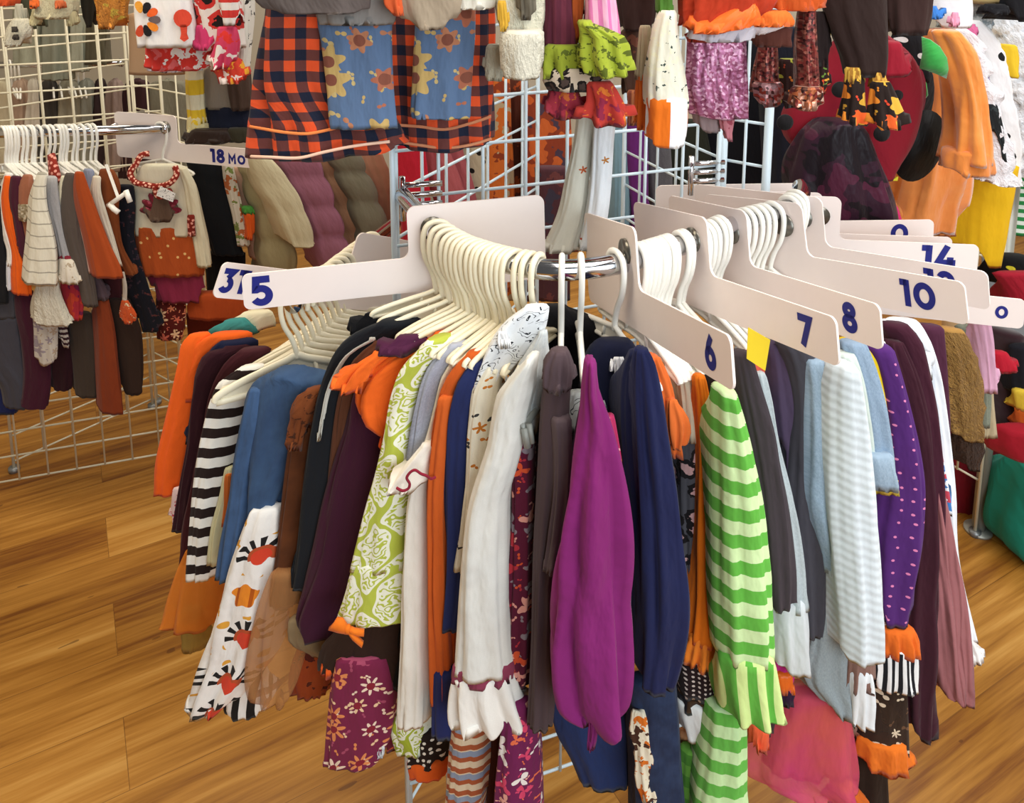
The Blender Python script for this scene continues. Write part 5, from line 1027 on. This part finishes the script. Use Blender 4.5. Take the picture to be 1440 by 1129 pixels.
GR('white_fur_robe', 'white fur edged robe with a purple front panel, right of the orange plush', 'costume', 1.78, [
  ('fur_edge', '42,1324,1350 60,1338,1366 100,1352,1378 150,1364,1390 200,1372,1404 250,1376,1410 258,1384,1404', fab('f6f3f8', fur=45., wr=.55), dict(fuzz=.012, bf=.035)),
  ('purple_panel', '56,1352,1366 100,1366,1384 148,1376,1396', fab('5f2288'), dict(d=1.77)), ('black_panel', '148,1378,1398 180,1386,1406 226,1402,1412', fab('1c2022', 'blotch', ('30383a',), .02), dict(d=1.76))])
GR('white_spotted_costume', 'white plush costume with black spots and a pink collar', 'costume', 1.86, [
  ('body', '30,1340,1372 60,1362,1396 100,1374,1408 150,1386,1416 200,1400,1422 250,1398,1424 258,1400,1416', fab('f0eef0', 'dots', ('1b1b1d',), .075, r=.15, rand=1.), dict(bf=.03, fuzz=.003)),
  ('pink_collar', '28,1332,1352 40,1336,1362 52,1344,1362', fab('c05c86'), dict(d=1.78, ruffle=.005))])
GR('white_feather_costume', 'fluffy white feather costume with a yellow patch at the right edge', 'costume', 1.98, [
  ('body', '10,1380,1440 40,1374,1470 80,1392,1490 140,1408,1490 200,1416,1490 240,1412,1480 250,1420,1470', fab('f4f5fa', fur=35., wr=.55), dict(fuzz=.022, bf=.06, bb=.06, step=.008, n=64)),
  ('yellow_patch', '64,1398,1416 80,1397,1420 100,1402,1418 108,1406,1414', fab('e8c02e'), dict(d=1.88, bf=.03))])
GR('white_costume_head', 'white costume head with a round blue eye and pink mouth, top right', 'costume', 1.70, [('head', '-50,1306,1346 0,1308,1350 25,1308,1348 38,1310,1340', fab('f0eff4'), dict(bf=.04)), ('eye', '11,1306,1316 18,1306,1320 27,1306,1316', fab('3f7fd0'), dict(d=1.655, bb=.01)), ('mouth', '20,1338,1346 30,1335,1346 38,1336,1342', fab('e59ab5'), dict(d=1.655, bb=.01))])
GR('pale_tinsel_scarf', 'pale grey fluffy tinsel between the white head and the feathers', 'scarf', 1.9, [('tinsel', '-50,1350,1390 0,1350,1392 25,1356,1392 42,1360,1380', fab('cfd8e0', 'blotch', ('a8b8c4', 'e8eef2'), .02, fur=40., wr=1.), dict(fuzz=.01))])
GR('black_bow_hat', 'black bow shaped hat at the top right corner', 'hat', 1.8, [('bow', ['8,1384,1410 14,1382,1412 20,1386,1408', '-10,1410,1450 10,1412,1450 30,1420,1450'], fab('15151a')), ('tan_band', '-50,1380,1450 -10,1382,1450 6,1384,1450', fab('b5a070'), dict(d=1.84))])
GR('yellow_pants_costume', 'bright yellow costume legs under the spotted white one', 'costume', 1.84, [('leg', '232,1376,1424 260,1370,1420 300,1366,1412 340,1364,1404 372,1372,1392', fab('e8b818', wr=.4), dict(bf=.03))])
GR('green_striped_skirt', 'white and green striped skirt hem at the right edge', 'skirt', 2.1, [('skirt', '246,1416,1470 280,1412,1470 328,1404,1466', fab('2f8a4a', 'hstripe', ('e6efe6',), .022), dict(bf=.03))])
GR('black_spotted_hat', 'black plush hat with yellow specks lying under the striped skirt', 'hat', 1.9, [('crown', '358,1392,1436 372,1386,1450 395,1390,1460', fab('121214', 'dots', ('e0d83a',), .07, r=.09, rand=1.), dict(bf=.05, bb=.09))])
GR('red_plush_costume', 'dark red and black plush costume at the right edge with a yellow belly', 'costume', 1.75, [
  ('shoulder', '384,1396,1470 410,1416,1480 440,1428,1480', fab('9a1428')), 
  ('body', '462,1388,1420 500,1386,1436 550,1386,1442 600,1388,1446 628,1392,1440', fab('2c0f18', sheen=.5), dict(bf=.05)),
  ('red_knob', '496,1392,1414 508,1390,1420 520,1394,1416', fab('b5182e'), dict(d=1.66)), ('black_arm', '486,1420,1470 520,1420,1470 552,1424,1470', fab('14141c'), dict(d=1.7)),
  ('yellow_belly', '548,1424,1470 575,1428,1470', fab('d9b83a'), dict(d=1.69)), ('orange_band', '574,1428,1470 600,1432,1470', fab('c9601e'), dict(d=1.69)),
  ('red_foot', '598,1400,1470 620,1398,1470 638,1406,1470', fab('a01426'), dict(d=1.68, bf=.05))], az=.5)
GR('red_curtain_cloth', 'deep red cloth hanging to the floor behind the round post', 'cloth', 2.12, [('cloth', '560,1330,1420 640,1332,1420 700,1336,1416 735,1340,1408', fab('7a0f20'), dict(fold=.01))], az=.1)
GR('teal_bag', 'large teal cloth sack standing on the floor at the right edge', 'bag', 1.98, [('sack', '636,1420,1470 660,1408,1480 690,1400,1486 720,1394,1490 745,1395,1490 758,1406,1486 764,1430,1470', fab('157a66', wr=.9, wf=9.), dict(bf=.12, bb=.12, fold=.01, sq=1.))], az=0)
GR('grey_box', 'grey panel behind the divider ending in nought', 'panel', 2.3, [('panel', '360,1380,1480 420,1382,1480 480,1390,1480', fab('8a8f94', wr=.05), dict(fold=0))], az=0, bb=.02)
ps = PZ(1375, 746, 0); root = empty('round_grey_post', ps, 'round grey metal post with a disc foot beside the teal sack', 'post')
bm = bmesh.new(); tube(bm, [ps+Vector((0, 0, .008)), ps+Vector((0, 0, 1.05))], .0165, 18); link('tube', bm, plain('grey_metal', 'a9a9a0', .4, .4), root)
bm = bmesh.new(); tube(bm, [ps, ps+Vector((0, 0, .008))], .036, 22); link('foot_plate', bm, plain('grey_metal', 'a9a9a0', .4, .4), root)
# ================================================================== the far rack behind the left grid
rb0, rb1 = P(-30, 92, 3.0), P(170, 88, 3.0)
rod('hanging_rail', 'thin pale rail far behind the left wire grid', rb0, rb1, .0127, [])
far = [('beige_coat', 'beige coat far behind the left grid, at its left end', -20, 20, 'c9bda0', 250), ('rose_beige_top', 'rose beige top far behind the left grid', 14, 44, 'b59a86', 260), ('white_shirt_far', 'white shirt with a rusty stripe far behind the left grid', 36, 58, 'd9d0c0', 250),
       ('charcoal_coat', 'charcoal coat far behind the left grid', 56, 84, '4a4642', 270), ('khaki_cardigan', 'khaki grey cardigan far behind the left grid', 80, 116, 'a5a08c', 270), ('sage_cardigan', 'sage grey cardigan far behind the left grid', 108, 136, '98988a', 260),
       ('brown_coat_far', 'dark brown coat far behind the left grid', 130, 152, '3a2a2a', 250), ('mauve_beige_shirt', 'mauve beige shirt far behind the left grid', 148, 176, 'a08a80', 240), ('dark_wine_coat', 'dark wine coat far behind the left grid', 172, 215, '3c2226', 250), ('grey_olive_shirt', 'grey olive shirt far behind the left grid, at its right end', 205, 268, '7c7868', 260)]
for nm, lb, x0, x1, c, yb in far:
    xm = (x0+x1)/2
    tag(part('x', '112,%g,%g 122,%g,%g 180,%g,%g %g,%g,%g' % (xm-4, xm+4, x0+3, x1-3, x0, x1, yb, x0-2, x1+4), 3.0, fab(c, wr=.6), None, az=.3, bb=.16, fold=.012), lb, 'coat' if 'coat' in nm else 'top').name = nm
for i, x in enumerate((8, 14, 20, 26, 72, 82, 92, 100, 108, 116)):
    hang(rb0.lerp(rb1, (x+30)/200), .6+rh.uniform(-.1, .1), 'pale hanger on the far rail seen through the left grid', 'hangers on the far rail')
far2 = [('grey_green_shirt', 'grey green shirt high up behind the left grid', 60, 96, '8a8c7c', 40, 112), ('pale_sage_pants', 'pale sage pants high up behind the left grid', 98, 124, 'a9aa98', 30, 100), ('olive_brown_top', 'olive brown top high up behind the left grid', 120, 150, '5c5644', 30, 90), ('pale_mint_pants', 'pale mint pants high up behind the left grid', 20, 58, '9c9c88', 60, 90)]
for nm, lb, x0, x1, c, ya, yb in far2:
    tag(part('x', '%g,%g,%g %g,%g,%g %g,%g,%g' % (ya-80, x0, x1, (ya+yb)/2, x0, x1, yb, x0-2, x1+2), 2.75, fab(c, wr=.6), None, az=.3, bb=.1, fold=.01), lb, 'top' if 'pants' not in nm else 'pants').name = nm
# ------------------------------------------------------------------ light of the shop: ceiling panels, an added fill lamp and the shop window behind the camera
def area(name, loc, rot, sx, sy, power, col):
    l = bpy.data.lights.new(name, 'AREA'); l.shape = 'RECTANGLE'; l.size = sx; l.size_y = sy; l.energy = power; l.color = col
    o = bpy.data.objects.new(name, l); COL.objects.link(o); o.location = loc
    d = (Vector(rot)-Vector(loc)).normalized(); o.rotation_euler = d.to_track_quat('-Z', 'Y').to_euler(); return o
area('ceiling_panel_or_fill', (-1.3, 1.0, 2.85), (-1.3, 1.0, 0), 1.2, 1.2, 44, (1, .86, .66))
area('ceiling_panel_or_fill', (.6, .3, 2.85), (.6, .5, 0), 1.2, 1.2, 34, (1, .95, .88))
area('ceiling_panel_or_fill', (1.6, 2.8, 2.85), (1.6, 2.8, 0), 1.2, 1.2, 45, (1, .97, .93))
area('ceiling_panel_or_fill', (-1.0, 3.0, 2.85), (-1.0, 3.0, 0), 1.2, 1.2, 30, (1, .88, .7))
area('ceiling_panel_or_fill', (1.9, .9, 2.85), (1.7, 1.3, 0), 1.2, 1.2, 34, (1, .97, .94))  # unseen fill lamp, added to brighten the costumes on the right
area('shop_window_daylight', (1.25, -1.4, 1.75), (.1, 1.3, 1.0), 2.4, 1.9, 80, (.84, .94, 1))
W = bpy.data.worlds.new('world'); SC.world = W; W.use_nodes = True
W.node_tree.nodes['Background'].inputs[0].default_value = (1, .97, .93, 1); W.node_tree.nodes['Background'].inputs[1].default_value = .11
SC.view_settings.exposure = -.18
